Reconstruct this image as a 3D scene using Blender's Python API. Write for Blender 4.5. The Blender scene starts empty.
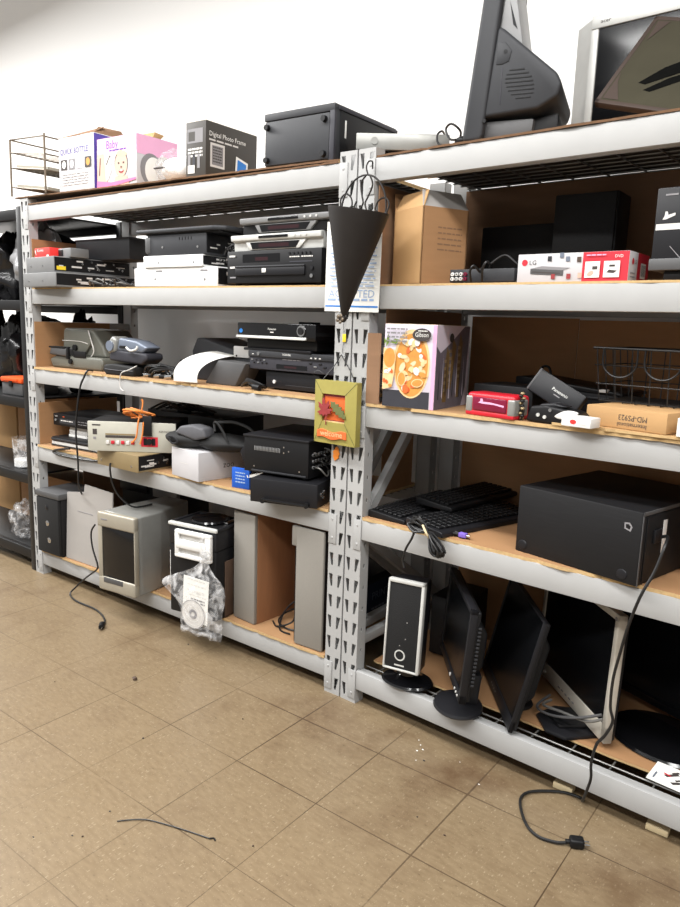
import bpy, bmesh, math, random
from mathutils import Vector, Matrix, noise
from mathutils.geometry import tessellate_polygon
R = math.radians
rnd = random.Random(11)
PH = .0528                         # the left bay stands at a slight angle to the right one
Z = [.123, .660, 1.040, 1.416, 1.797]   # top of the beams of each shelf level
TH = .010                          # shelf board thickness
S = [z + (.006 if i == 3 else TH) + .0006 for i, z in enumerate(Z)]    # resting height on each shelf
col = bpy.context.scene.collection

# ---------------------------------------------------------------- materials
def lin(c):
    return tuple(((v/255)/12.92 if v/255 <= .04045 else ((v/255+.055)/1.055)**2.4) for v in c)
MATS = {}
def mat(name, rgb, rough=.5, metal=0, var=.10, scale=25, bump=0, stretch=None, spec=.5, coat=0, second=None):
    m = bpy.data.materials.new(name); m.use_nodes = True
    nt = m.node_tree; N = nt.nodes; L = nt.links
    b = N['Principled BSDF']
    b.inputs['Roughness'].default_value = rough; b.inputs['Metallic'].default_value = metal
    b.inputs['Specular IOR Level'].default_value = spec; b.inputs['Coat Weight'].default_value = coat
    c = lin(rgb)
    tc = N.new('ShaderNodeTexCoord'); mp = N.new('ShaderNodeMapping')
    mp.inputs['Scale'].default_value = stretch or (1, 1, 1)
    L.new(tc.outputs['Object'], mp.inputs['Vector'])
    nz = N.new('ShaderNodeTexNoise'); nz.inputs['Scale'].default_value = scale; nz.inputs['Detail'].default_value = 4
    L.new(mp.outputs[0], nz.inputs['Vector'])
    mx = N.new('ShaderNodeMix'); mx.data_type = 'RGBA'
    d = lin(second) if second else tuple(v*(1+var) for v in c)
    mx.inputs['A'].default_value = (*[v*(1-var) for v in c], 1)
    mx.inputs['B'].default_value = (*[min(v, 1) for v in d], 1)
    L.new(nz.outputs['Fac'], mx.inputs['Factor']); L.new(mx.outputs['Result'], b.inputs['Base Color'])
    if bump:
        bp = N.new('ShaderNodeBump'); bp.inputs['Strength'].default_value = bump; bp.inputs['Distance'].default_value = .004
        L.new(nz.outputs['Fac'], bp.inputs['Height']); L.new(bp.outputs[0], b.inputs['Normal'])
    MATS[name] = m
    return m
rackgrey = mat('rack_grey_paint', (166, 166, 165), .55, 0, .06, 14, spec=.25)
rackblack = mat('black_rack_paint', (18, 18, 19), .45)
blk = mat('black_plastic', (17, 17, 19), .5, 0, .15, spec=.3)
blk2 = mat('satin_black_plastic', (27, 27, 30), .4, 0, .12, spec=.3)
gloss = mat('gloss_black', (14, 14, 16), .12)
screenm = mat('dark_screen', (15, 16, 18), .22)
vinyl = mat('black_vinyl_wood', (21, 21, 23), .55, 0, .2, 18, .1, (1, 1, 6), spec=.3)
charcoal = mat('charcoal_grey', (50, 51, 54), .5, spec=.3)
dgrey = mat('dark_grey', (74, 74, 75), .5)
mgrey = mat('mid_grey_metal', (124, 124, 124), .4, .2)
slate = mat('blue_grey_plastic', (112, 120, 134), .35, .2)
olivegrey = mat('warm_grey_plastic', (96, 96, 88), .5)
silver = mat('silver_plastic', (146, 146, 142), .35, .35)
silver2 = mat('pale_silver', (196, 196, 192), .4, .1)
warmsilver = mat('champagne_silver', (160, 154, 140), .4, .2)
white = mat('white_plastic', (226, 226, 224), .45, 0, .04)
dimred = mat('dim_display', (44, 22, 26), .2)
boxwhite = mat('carton_white', (188, 186, 188), .6, 0, .04)
paper = mat('white_paper', (228, 227, 222), .7, 0, .05)
greyboard = mat('white_board', (158, 154, 150), .6, 0, .04)
card = mat('brown_cardboard', (160, 120, 82), .8, 0, .12, 7, .05, (1, 1, 6))
card2 = mat('pale_cardboard', (178, 140, 94), .8, 0, .12, 8)
carddark = mat('dull_cardboard', (132, 100, 74), .85, 0, .14, 6, .05, (1, 1, 9))
cardedge = mat('board_cut_edge', (188, 158, 112), .9, 0, .25, 90, .3)
brownedge = mat('dark_board_edge', (100, 72, 48), .9, 0, .4, 70, .3)
undershade = mat('painted_shade_underside', (62, 54, 47), .8)  # shade below the top boards, painted into their undersides
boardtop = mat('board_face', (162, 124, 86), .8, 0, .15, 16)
woodp = mat('wood_panel', (140, 97, 66), .55, 0, .16, 10, .05, (6, 6, .8))
grille = mat('grey_grille_cloth', (134, 130, 123), .8, 0, .06, 200)
blkgrille = mat('black_grille', (14, 14, 15), .85, 0, .3, 260, .3)
palechamp = mat('pale_champagne', (196, 190, 178), .35, .15)
champ = mat('gold_metal', (150, 132, 98), .4, .3)
cream = mat('cream_panel', (176, 174, 162), .5)
red = mat('red_plastic', (186, 28, 42), .35)
redp = mat('red_print', (190, 30, 48), .6, 0, .04)
redbright = mat('bright_red_print', (226, 44, 40), .6, 0, .05)
maroon = mat('maroon_window', (118, 22, 52), .15)
yellow = mat('yellow_label', (232, 200, 40), .6)
orange = mat('orange_plastic', (220, 80, 24), .45)
orangewire = mat('orange_wire', (214, 126, 52), .5)
blue = mat('blue_packet', (18, 84, 184), .5)
bluepr = mat('blue_print', (40, 120, 200), .6)
palebl = mat('pale_blue_ink', (150, 172, 204), .7)
navy = mat('navy_box', (26, 38, 62), .6)
purple = mat('purple_print', (84, 66, 158), .6)
purplug = mat('purple_plug', (120, 96, 190), .5)
pink = mat('pink_print', (224, 166, 198), .6, 0, .04)
hotpink = mat('pink_band', (222, 106, 150), .6)
skin = mat('printed_skin', (204, 164, 146), .6)
ink = mat('dark_ink', (60, 54, 52), .7)
greyink = mat('grey_ink', (128, 126, 128), .7)
lightink = mat('light_ink', (205, 202, 198), .7)
violetink = mat('violet_ink', (66, 54, 140), .7)
boxbrown = mat('taupe_print', (56, 52, 47), .55)
lilac = mat('lilac_print', (204, 196, 208), .55, 0, .06, 12)
slateprint = mat('slate_print', (54, 54, 60), .55, 0, .15, 30, spec=.3)
sideprint = mat('grey_photo_print', (98, 93, 102), .55, 0, .25, 40)
reed = mat('reed_print', (112, 88, 50), .55, 0, .4, 90)
amber = mat('amber_print', (204, 142, 66), .5, 0, .3, 60)
ambl = mat('pale_amber_print', (226, 192, 142), .5, 0, .2, 70)
leafgreen = mat('leaf_green', (104, 128, 52), .6)
olive = mat('olive_frame', (150, 140, 72), .5, 0, .1, 40)
olived = mat('olive_leaf', (96, 100, 56), .6, 0, .3, 80)
maple = mat('maple_red', (140, 46, 48), .6, 0, .35, 70)
rust = mat('rust_orange', (214, 100, 44), .6, 0, .2, 60)
leafor = mat('leaf_orange', (224, 130, 40), .6, 0, .2)
iron = mat('dark_rusty_iron', (34, 30, 28), .6, .3, .35, 18, .15)
wirem = mat('black_wire', (22, 22, 23), .4)
wiregrey = mat('grey_wire', (120, 119, 116), .35, .4)
bronze = mat('bronze_wire', (112, 100, 86), .4, .4)
chrome = mat('chrome', (200, 200, 200), .2, 1)
fabric = mat('black_nylon', (15, 15, 16), .75, 0, .2, 90, .2)
greyfab = mat('grey_nylon', (84, 84, 88), .7, 0, .1, 90)
canvas = mat('canvas_ground', (60, 57, 46), .9, 0, .15, 14, spec=.1)
strokes = mat('black_brush_paint', (11, 11, 10), .95, 0, .3, 40, spec=.05)
darkframe = mat('worn_brown_edge', (52, 37, 28), .7, 0, .3, 30)
frameb = mat('brown_frame', (74, 56, 44), .6, 0, .25, 30)
wallm = mat('white_wall', (244, 243, 241), .8, 0, .015, 2)
bagblack = mat('black_bag_film', (22, 22, 24), .22, 0, .2, 12)
bagsilver = mat('silvery_bag_film', (150, 150, 152), .25, .2, .5, 14)
tan = mat('cream_wood', (216, 198, 160), .7)

def clear_film():
    m = bpy.data.materials.new('clear_film'); m.use_nodes = True
    nt = m.node_tree; N = nt.nodes; L = nt.links
    out = N['Material Output']; b = N['Principled BSDF']
    b.inputs['Base Color'].default_value = (.85, .85, .86, 1); b.inputs['Roughness'].default_value = .12
    tr = N.new('ShaderNodeBsdfTransparent'); mx = N.new('ShaderNodeMixShader')
    tc = N.new('ShaderNodeTexCoord'); nz = N.new('ShaderNodeTexNoise'); nz.inputs['Scale'].default_value = 17
    nz.inputs['Detail'].default_value = 5; nz.inputs['Distortion'].default_value = 1.5
    cr = N.new('ShaderNodeValToRGB'); cr.color_ramp.elements[0].position = .45; cr.color_ramp.elements[1].position = .68
    cr.color_ramp.elements[0].color = (.05, .05, .05, 1); cr.color_ramp.elements[1].color = (.5, .5, .5, 1)
    L.new(tc.outputs['Object'], nz.inputs['Vector']); L.new(nz.outputs['Fac'], cr.inputs[0])
    L.new(cr.outputs[0], mx.inputs[0]); L.new(tr.outputs[0], mx.inputs[1]); L.new(b.outputs[0], mx.inputs[2])
    L.new(mx.outputs[0], out.inputs['Surface'])
    return m
film = clear_film()

def floor_material():
    m = bpy.data.materials.new('speckled_vinyl_tile'); m.use_nodes = True
    nt = m.node_tree; N = nt.nodes; L = nt.links; b = N['Principled BSDF']
    b.inputs['Roughness'].default_value = .38
    def node(t, **k):
        n = N.new(t)
        for a, v in k.items():
            setattr(n, a, v)
        return n
    def math_(op, a, v=None, c=None):
        n = node('ShaderNodeMath', operation=op)
        for i, q in enumerate((a, v, c)):
            if q is None: continue
            if isinstance(q, (int, float)): n.inputs[i].default_value = q
            else: L.new(q, n.inputs[i])
        return n.outputs[0]
    tc = node('ShaderNodeTexCoord'); mp = node('ShaderNodeMapping'); mp.vector_type = 'POINT'
    T = .3047; th = .0466
    mp.inputs['Rotation'].default_value = (0, 0, -th); mp.inputs['Location'].default_value = (.92, .1944, 0)
    L.new(tc.outputs['Object'], mp.inputs['Vector'])
    sp = node('ShaderNodeSeparateXYZ'); L.new(mp.outputs[0], sp.inputs[0])
    def seam(o):
        f = math_('FRACT', math_('MULTIPLY', math_('ADD', o, 30*T), 1/T))
        d = math_('MINIMUM', f, math_('SUBTRACT', 1.0, f))
        return math_('MULTIPLY', d, T)
    dx, dy = seam(sp.outputs[0]), seam(sp.outputs[1])
    nw = node('ShaderNodeTexNoise'); nw.inputs['Scale'].default_value = 2.2
    L.new(tc.outputs['Object'], nw.inputs['Vector'])
    wid = math_('MULTIPLY_ADD', nw.outputs['Fac'], .0046, -.0006)
    line = math_('MAXIMUM', math_('LESS_THAN', dx, wid), math_('LESS_THAN', dy, wid))
    fx = math_('FLOOR', math_('MULTIPLY', math_('ADD', sp.outputs[0], 30*T), 1/T))
    fy = math_('FLOOR', math_('MULTIPLY', math_('ADD', sp.outputs[1], 30*T), 1/T))
    wn = node('ShaderNodeTexWhiteNoise', noise_dimensions='2D')
    cv = node('ShaderNodeCombineXYZ'); L.new(fx, cv.inputs[0]); L.new(fy, cv.inputs[1]); L.new(cv.outputs[0], wn.inputs['Vector'])
    n1 = node('ShaderNodeTexNoise'); n1.inputs['Scale'].default_value = 9; n1.inputs['Detail'].default_value = 5
    L.new(tc.outputs['Object'], n1.inputs['Vector'])
    def mix(f, a, bb):
        n = node('ShaderNodeMix', data_type='RGBA')
        for nm, q in (('Factor', f), ('A', a), ('B', bb)):
            if isinstance(q, tuple): n.inputs[nm].default_value = (*q, 1)
            elif isinstance(q, (int, float)): n.inputs[nm].default_value = q
            else: L.new(q, n.inputs[nm])
        return n.outputs['Result']
    c = mix(n1.outputs['Fac'], lin((111, 94, 71)), lin((122, 105, 81)))
    c = mix(math_('MULTIPLY', wn.outputs['Value'], .16), c, lin((101, 85, 64)))
    # chips in the vinyl
    for sc, thr, rgb, st in ((190, .045, (158, 144, 120), (1, .4, 1)), (170, .05, (92, 76, 56), (.5, 1, 1)), (300, .07, (156, 141, 116), (1, 1, 1))):
        m2 = node('ShaderNodeMapping'); m2.inputs['Scale'].default_value = st; m2.inputs['Rotation'].default_value = (0, 0, sc)
        L.new(tc.outputs['Object'], m2.inputs['Vector'])
        v = node('ShaderNodeTexVoronoi'); v.inputs['Scale'].default_value = sc
        L.new(m2.outputs[0], v.inputs['Vector'])
        wv = node('ShaderNodeSeparateColor'); L.new(v.outputs['Color'], wv.inputs[0])
        msk = math_('MULTIPLY', math_('LESS_THAN', v.outputs['Distance'], .33), math_('LESS_THAN', wv.outputs[0], thr*2.6))
        c = mix(math_('MULTIPLY', msk, .55), c, lin(rgb))
    m3 = node('ShaderNodeMapping'); m3.inputs['Scale'].default_value = (30, 90, 1); m3.inputs['Rotation'].default_value = (0, 0, .5)
    L.new(tc.outputs['Object'], m3.inputs['Vector'])
    n3 = node('ShaderNodeTexNoise'); n3.inputs['Scale'].default_value = 1; n3.inputs['Detail'].default_value = 5; L.new(m3.outputs[0], n3.inputs['Vector'])
    c = mix(math_('MULTIPLY_ADD', n3.outputs['Fac'], 1.3, -.42), c, lin((138, 121, 95)))
    # worn, dirty patches
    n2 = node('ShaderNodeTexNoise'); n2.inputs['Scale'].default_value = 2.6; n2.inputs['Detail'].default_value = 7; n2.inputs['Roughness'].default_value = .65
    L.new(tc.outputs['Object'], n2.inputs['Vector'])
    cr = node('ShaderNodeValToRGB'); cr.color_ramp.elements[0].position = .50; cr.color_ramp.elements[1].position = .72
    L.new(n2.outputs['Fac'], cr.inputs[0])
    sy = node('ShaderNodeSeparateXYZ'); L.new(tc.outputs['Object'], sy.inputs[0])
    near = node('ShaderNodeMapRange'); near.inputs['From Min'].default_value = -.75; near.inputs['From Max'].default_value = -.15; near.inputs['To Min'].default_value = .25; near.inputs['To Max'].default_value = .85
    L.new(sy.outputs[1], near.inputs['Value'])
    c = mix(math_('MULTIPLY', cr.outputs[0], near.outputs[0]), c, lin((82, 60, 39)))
    nl = node('ShaderNodeTexNoise'); nl.inputs['Scale'].default_value = 1.3; L.new(tc.outputs['Object'], nl.inputs['Vector'])
    c = mix(math_('MULTIPLY', line, math_('MULTIPLY_ADD', nl.outputs['Fac'], 2.2, -.45)), c, lin((70, 54, 38)))
    L.new(c, b.inputs['Base Color'])
    rr = math_('MULTIPLY_ADD', n2.outputs['Fac'], .35, .2)
    L.new(rr, b.inputs['Roughness'])
    return m

# ---------------------------------------------------------------- mesh builder
class Face:
    def __init__(s, o, u, v):
        s.o = Vector(o); s.u = Vector(u).normalized(); s.v = Vector(v).normalized(); s.n = s.u.cross(s.v); s.k = 0
    def at(s, a, b):
        return s.o + s.u*a + s.v*b + s.n*(.0004 + s.k*.00018)
class MB:
    def __init__(s): s.bm = bmesh.new(); s.ms = []; s.M = Matrix()
    def mi(s, m):
        if m not in s.ms: s.ms.append(m)
        return s.ms.index(m)
    def add(s, vs, fs, m, smooth=True):
        i = s.mi(m); V = [s.bm.verts.new(s.M @ Vector(v)) for v in vs]
        for f in fs:
            try:
                F = s.bm.faces.new([V[k] for k in f]); F.material_index = i; F.smooth = smooth
            except ValueError: pass
        return s
    def merge(s, tmp, m):
        tmp.verts.index_update(); i = s.mi(m)
        V = [s.bm.verts.new(s.M @ v.co) for v in tmp.verts]
        big = max(f.calc_area() for f in tmp.faces)*.03
        for f in tmp.faces:
            F = s.bm.faces.new([V[v.index] for v in f.verts]); F.material_index = i; F.smooth = f.calc_area() < big
        tmp.free(); return s
    def box(s, x0, y0, z0, x1, y1, z1, m, bev=.002, seg=2):
        t = bmesh.new(); bmesh.ops.create_cube(t, size=1)
        for v in t.verts:
            v.co = Vector(((x0+x1)/2+v.co.x*(x1-x0), (y0+y1)/2+v.co.y*(y1-y0), (z0+z1)/2+v.co.z*(z1-z0)))
        bev = min(bev, .45*min(abs(x1-x0), abs(y1-y0), abs(z1-z0)))
        if bev > 0: bmesh.ops.bevel(t, geom=t.edges[:], offset=bev, segments=seg, affect='EDGES', profile=.5)
        return s.merge(t, m)
    def prism(s, pts, ax, a, b, m, bev=0, seg=2):
        def P(p, c): return {'x': (c, p[0], p[1]), 'y': (p[0], c, p[1]), 'z': (p[0], p[1], c)}[ax]
        n = len(pts); t = bmesh.new()
        A = [t.verts.new(P(p, a)) for p in pts]; B = [t.verts.new(P(p, b)) for p in pts]
        t.faces.new(A); t.faces.new(B[::-1])
        for i in range(n): t.faces.new((A[i], B[i], B[(i+1) % n], A[(i+1) % n]))
        bmesh.ops.recalc_face_normals(t, faces=t.faces[:])
        if bev: bmesh.ops.bevel(t, geom=t.edges[:], offset=bev, segments=seg, affect='EDGES', profile=.5)
        return s.merge(t, m)
    def cyl(s, p0, p1, r, m, seg=16, r2=None, caps=True):
        p0, p1 = Vector(p0), Vector(p1); r2 = r if r2 is None else r2
        d = (p1-p0).normalized(); a = d.orthogonal().normalized(); b = d.cross(a)
        V = []; F = []
        for p, q in ((p0, r), (p1, r2)):
            for k in range(seg):
                t = 2*math.pi*k/seg; V.append(p + a*math.cos(t)*q + b*math.sin(t)*q)
        for k in range(seg): F.append((k, (k+1) % seg, seg+(k+1) % seg, seg+k))
        if caps: F += [tuple(range(seg))[::-1], tuple(range(seg, 2*seg))]
        return s.add(V, F, m)
    def tube(s, pts, r, m, seg=6, sub=5, closed=False):
        P = [Vector(p) for p in pts]
        if sub > 1 and len(P) > 2:
            Q = []; n = len(P)
            rng = range(n if closed else n-1)
            for i in rng:
                g = (lambda k: P[k % n]) if closed else (lambda k: P[max(0, min(n-1, k))])
                a, b, c, d = g(i-1), g(i), g(i+1), g(i+2)
                for j in range(sub):
                    t = j/sub
                    Q.append(.5*((2*b) + (c-a)*t + (2*a-5*b+4*c-d)*t*t + (3*b-a-3*c+d)*t**3))
            if not closed: Q.append(P[-1])
            P = Q
        n = len(P); V = []; F = []; up = None
        for i, p in enumerate(P):
            d = (P[(i+1) % n]-P[i-1]) if closed else (P[min(i+1, n-1)]-P[max(i-1, 0)])
            d = d.normalized() if d.length > 1e-9 else Vector((0, 0, 1))
            if up is None: up = d.orthogonal().normalized()
            up = (up - d*up.dot(d)); up = up.normalized() if up.length > 1e-6 else d.orthogonal().normalized()
            w = d.cross(up)
            for k in range(seg):
                t = 2*math.pi*k/seg; V.append(p + up*math.cos(t)*r + w*math.sin(t)*r)
        for i in range(n if closed else n-1):
            for k in range(seg):
                j = (i+1) % n; F.append((i*seg+k, i*seg+(k+1) % seg, j*seg+(k+1) % seg, j*seg+k))
        if not closed: F += [tuple(range(seg))[::-1], tuple(range((n-1)*seg, n*seg))]
        return s.add(V, F, m)
    def lathe(s, prof, c, m, seg=28, sx=1, sy=1):
        c = Vector(c); V = []; F = []; n = len(prof)
        for r, z in prof:
            for k in range(seg):
                t = 2*math.pi*k/seg; V.append(c + Vector((r*sx*math.cos(t), r*sy*math.sin(t), z)))
        for i in range(n-1):
            for k in range(seg): F.append((i*seg+k, i*seg+(k+1) % seg, (i+1)*seg+(k+1) % seg, (i+1)*seg+k))
        if prof[0][0] > 1e-6: F.append(tuple(range(seg))[::-1])
        if prof[-1][0] > 1e-6: F.append(tuple(range((n-1)*seg, n*seg)))
        return s.add(V, F, m)
    def grid(s, fn, nu, nv, m, thick=0):
        V = [fn(i/nu, j/nv) for j in range(nv+1) for i in range(nu+1)]
        F = [(j*(nu+1)+i, j*(nu+1)+i+1, (j+1)*(nu+1)+i+1, (j+1)*(nu+1)+i) for j in range(nv) for i in range(nu)]
        if thick:
            t = bmesh.new(); W = [t.verts.new(v) for v in V]
            for f in F: t.faces.new([W[k] for k in f])
            bmesh.ops.recalc_face_normals(t, faces=t.faces[:])
            bmesh.ops.solidify(t, geom=t.faces[:], thickness=thick)
            t.verts.index_update(); s.add([v.co.copy() for v in t.verts], [[v.index for v in q.verts] for q in t.faces], m); t.free(); return s
        return s.add(V, F, m)
    def blob(s, c, rad, m, amp=.2, freq=6, seg=28, rings=18, seed=0, flat=None):
        c = Vector(c); V = []; F = []
        for i in range(rings+1):
            ph = math.pi*i/rings
            for k in range(seg):
                t = 2*math.pi*k/seg
                d = Vector((math.sin(ph)*math.cos(t), math.sin(ph)*math.sin(t), -math.cos(ph)))
                q = d*freq*.35 + Vector((seed, seed*1.7, 0))
                f = 1 + amp*(noise.noise(q) + .5*abs(noise.noise(q*2.3)) - .5*abs(noise.noise(q*4.1+Vector((3, 1, 2)))))
                p = c + Vector((d.x*rad[0]*f, d.y*rad[1]*f, d.z*rad[2]*f))
                if flat is not None and p.z < flat: p.z = flat
                V.append(p)
        for i in range(rings):
            for k in range(seg): F.append((i*seg+k, i*seg+(k+1) % seg, (i+1)*seg+(k+1) % seg, (i+1)*seg+k))
        return s.add(V, F, m)
    # flat print on a face of a box
    def dp(s, f, pts, m):
        f.k += 1; return s.add([f.at(*p) for p in pts], [tuple(range(len(pts)))], m, False)
    def dq(s, f, a, b, c, d, m): return s.dp(f, [(a, b), (c, b), (c, d), (a, d)], m)
    def de(s, f, a, b, ra, rb, m, seg=24, rot=0):
        cs, sn = math.cos(rot), math.sin(rot); P = []
        for k in range(seg):
            t = 2*math.pi*k/seg; x, y = ra*math.cos(t), rb*math.sin(t); P.append((a+x*cs-y*sn, b+x*sn+y*cs))
        return s.dp(f, P, m)
    def dring(s, f, a, b, r0, r1, m, seg=24):
        f.k += 1; V = []; F = []
        for r in (r0, r1):
            for k in range(seg): t = 2*math.pi*k/seg; V.append(f.at(a+r*math.cos(t), b+r*math.sin(t)))
        for k in range(seg): F.append((k, (k+1) % seg, seg+(k+1) % seg, seg+k))
        return s.add(V, F, m, False)
    def dt(s, f, txt, a, b, size, m, align='LEFT', rot=0, sx=1):
        cu = bpy.data.curves.new('t', 'FONT'); cu.body = txt; cu.size = size; cu.align_x = align; cu.resolution_u = 2
        ob = bpy.data.objects.new('t', cu); col.objects.link(ob)
        me = bpy.data.meshes.new_from_object(ob)
        f.k += 1; cs, sn = math.cos(rot), math.sin(rot)
        s.add([f.at(a+(v.co.x*sx)*cs-v.co.y*sn, b+(v.co.x*sx)*sn+v.co.y*cs) for v in me.vertices], [tuple(p.vertices) for p in me.polygons], m, False)
        bpy.data.objects.remove(ob); bpy.data.curves.remove(cu); bpy.data.meshes.remove(me)
        return s
    def lines(s, f, a, b, w, n, step, h, m, seed=1):      # rows of fine print too small to read
        q = random.Random(seed)
        for i in range(n):
            x = a
            while x < a+w:
                l = q.uniform(.1, .28)*w
                s.dq(f, x, b-i*step, min(x+l, a+w), b-i*step+h, m); f.k -= 1
                x += l+.04*w
        f.k += 1
        return s
    def done(s, name, parent=None, angle=35):
        me = bpy.data.meshes.new(name)
        s.bm.normal_update(); s.bm.to_mesh(me); s.bm.free()
        for m in s.ms: me.materials.append(m)
        me.set_sharp_from_angle(angle=R(angle))
        o = bpy.data.objects.new(name, me); col.objects.link(o)
        if parent is not None: o.parent = parent
        return o

def world(bay, x, y):
    if bay == 'L':
        c, s = math.cos(PH), math.sin(PH); return x*c-y*s, x*s+y*c
    return x, y
def place(o, bay, x, y, z, deg=0):
    wx, wy = world(bay, x, y); o.location = (wx, wy, z); o.rotation_euler = (0, 0, R(deg)+(PH if bay == 'L' else 0)); return o
def tag(o, label, cat, group=None, kind=None):
    o['label'] = label; o['category'] = cat
    if group: o['group'] = group
    if kind: o['kind'] = kind
    return o
def thing(name, label, cat, bay, x, y, z, deg=0, group=None):
    o = bpy.data.objects.new(name, None); o.empty_display_size = .05; col.objects.link(o)
    place(o, bay, x, y, z, deg); return tag(o, label, cat, group)
def FR(w, h, d=0): return Face((0, 0, 0), (1, 0, 0), (0, 0, 1))
def RT(w): return Face((w, 0, 0), (0, 1, 0), (0, 0, 1))
def TP(h): return Face((0, 0, h), (1, 0, 0), (0, 1, 0))
def box_part(name, par, m, x0, y0, z0, x1, y1, z1, bev=.003):
    return MB().box(x0, y0, z0, x1, y1, z1, m, bev).done(name, par)
def feet(par, w, d, h=.008, r=.012, m=None, inset=.03):
    for x in (inset, w-inset):
        for y in (inset, d-inset):
            MB().cyl((x, y, 0), (x, y, h), r, m or blk, 14).done('foot', par)
def screws(par, spots, n=(0, -1, 0), r=.004, m=None):
    for p in spots:
        p = Vector(p); MB().cyl(p, p+Vector(n)*.0015, r, m or chrome, 10).done('screw', par)
# ---------------------------------------------------------------- the setting
def structure(o): o['kind'] = 'structure'; return o
fl = MB().add([(-9, -5, 0), (6, -5, 0), (6, .78, 0), (-9, .78, 0), (-9, -5, -.05), (6, -5, -.05), (6, .78, -.05), (-9, .78, -.05)],
              [(0, 1, 2, 3), (4, 7, 6, 5), (0, 4, 5, 1), (1, 5, 6, 2), (2, 6, 7, 3), (3, 7, 4, 0)], floor_material(), False).done('floor')
structure(fl)
structure(MB().box(-9, .78, -.05, 6, .88, 5, wallm, 0).done('wall_back'))
structure(MB().box(-9, .768, 0, 6, .7799, .1, charcoal, .002).done('baseboard_back'))

# ---------------------------------------------------------------- racks
PW, PD, PH_, DEPTH = .066, .045, 1.829, .61
CELL = PH_/24
def plate(mb, o, u, v, w, h, holes, th, m):
    """A sheet of metal with real holes through it."""
    o, u, v = Vector(o), Vector(u), Vector(v); n = u.cross(v)
    loops = [[(0, 0), (w, 0), (w, h), (0, h)]] + holes
    flat = [p for l in loops for p in l]
    tri = tessellate_polygon([[Vector((p[0], p[1], 0)) for p in l] for l in loops])
    for k in (0, 1):
        mb.add([o+u*p[0]+v*p[1]-n*th*k for p in flat], [tuple(t) if not k else tuple(t)[::-1] for t in tri], m, False)
    for l in holes:
        q = len(l)
        mb.add([o+u*p[0]+v*p[1]-n*th*k for k in (0, 1) for p in l], [(i, (i+1) % q, q+(i+1) % q, q+i) for i in range(q)], m, False)
def post_mesh(m):
    mb = MB()
    for i in range(24):
        z = i*CELL
        a, b = .018, .063
        plate(mb, (0, 0, z), (1, 0, 0), (0, 0, 1), PW, CELL, [[(.005, b), (.014, a), (.021, a), (.0215, b)], [(.0435, b), (.0425, a), (.0495, a), (.0610, b)]], .002, m)
        hole = [(.022+.004*math.cos(t), .038+.008*math.sin(t)) for t in [k*math.pi/4 for k in range(8)]]
        plate(mb, (PW, 0, z), (0, 1, 0), (0, 0, 1), PD, CELL, [hole], .002, m)
        plate(mb, (0, PD, z), (0, -1, 0), (0, 0, 1), PD, CELL, [hole], .002, m)
    mb.box(.002, PD-.002, 0, PW-.002, PD, PH_, m, 0)  # closed back added to darken the slots; the real channel is open
    mb.box(.001, .002, -.0, PW-.001, PD-.001, .004, m, .001)
    return mb
def beam_mesh(w, m):
    return MB().prism([(0, -.068), (0, 0), (.016, 0), (.018, -.004), (.040, -.004), (.040, -.068)], 'x', 0, w, m, .0015)
def rack(name, label, bay, x0, w, braced):
    t = thing(name, label, 'shelving', bay, x0, 0, 0)
    first = None
    for x in (0, w-PW):
        for back in (0, 1):
            if first is None:
                p = first = post_mesh(rackgrey).done('post', t)
            else:
                p = first.copy(); col.objects.link(p); p.parent = t
            p.location = (x, 0, 0) if not back else (x+PW, DEPTH, 0)
            p.rotation_euler = (0, 0, 0) if not back else (0, 0, math.pi)
    b0 = None; d0 = None
    L = w-2*PW
    for i, z in enumerate(Z):
        for back in (0, 1):
            if b0 is None: b = b0 = beam_mesh(L, rackgrey).done('beam', t)
            else: b = b0.copy(); col.objects.link(b); b.parent = t
            b.location = (PW, 0, z) if not back else (PW+L, DEPTH, z); b.rotation_euler = (0, 0, 0) if not back else (0, 0, math.pi)
        if d0 is None:
            mb = MB()
            for k in range(11): 
                y = .060+k*.049; mb.cyl((0, y, -.0032), (L, y, -.0032), .0026, wiregrey, 6)
            for k in range(int(L/.115)+1):
                x = .05+k*.115; mb.cyl((x, .016, -.0082), (x, DEPTH-.016, -.0082), .0026, wiregrey, 6)
            d = d0 = mb.done('wire_deck', t)
        else: d = d0.copy(); col.objects.link(d); d.parent = t
        d.location = (PW, 0, z-.0004)
        for x, s in ((PW, -1), (w-PW, 1)):          # riveted end plates
            xa, xb = (x-.032, x) if s < 0 else (x, x+.032)
            mb = MB().box(xa, -.0035, z-.106, xb, -.0002, z-.001, rackgrey, .0012)
            for zz in (z-.02, z-.085): mb.cyl(((xa+xb)/2, -.0034, zz), ((xa+xb)/2, -.0055, zz), .005, rackgrey, 10, .003)
            mb.done('beam_bracket', t)
    for x in (PW/2, w-PW/2):                         # side frames
        for z in (.21, .62, 1.25):
            MB().box(x-.016, PD, z-.016, x+.016, DEPTH-PD, z+.016, rackgrey, .003).done('strut', t)
        for za, zb in (((.63, 1.24), (.60, .23)) if (x > w/2) == braced else ()):
            a, b = Vector((x, PD-.004, za)), Vector((x, DEPTH-PD+.004, zb)); dr = (b-a).normalized(); nn = Vector((1, 0, 0)); up = nn.cross(dr)
            mb = MB(); V = [a+nn*sx*.013+up*su*.016 for sx in (-1, 1) for su in (-1, 1)]+[b+nn*sx*.013+up*su*.016 for sx in (-1, 1) for su in (-1, 1)]
            mb.add(V, [(0, 1, 3, 2), (4, 6, 7, 5), (0, 4, 5, 1), (2, 3, 7, 6), (0, 2, 6, 4), (1, 5, 7, 3)], rackgrey, False).done('diagonal_brace', t)
    return t
WL, WR = 1.953, 1.96
rack('shelving_unit', 'grey steel five-level shelving unit left of the hanging cone', 'L', -WL, WL-.0032, True)
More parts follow.
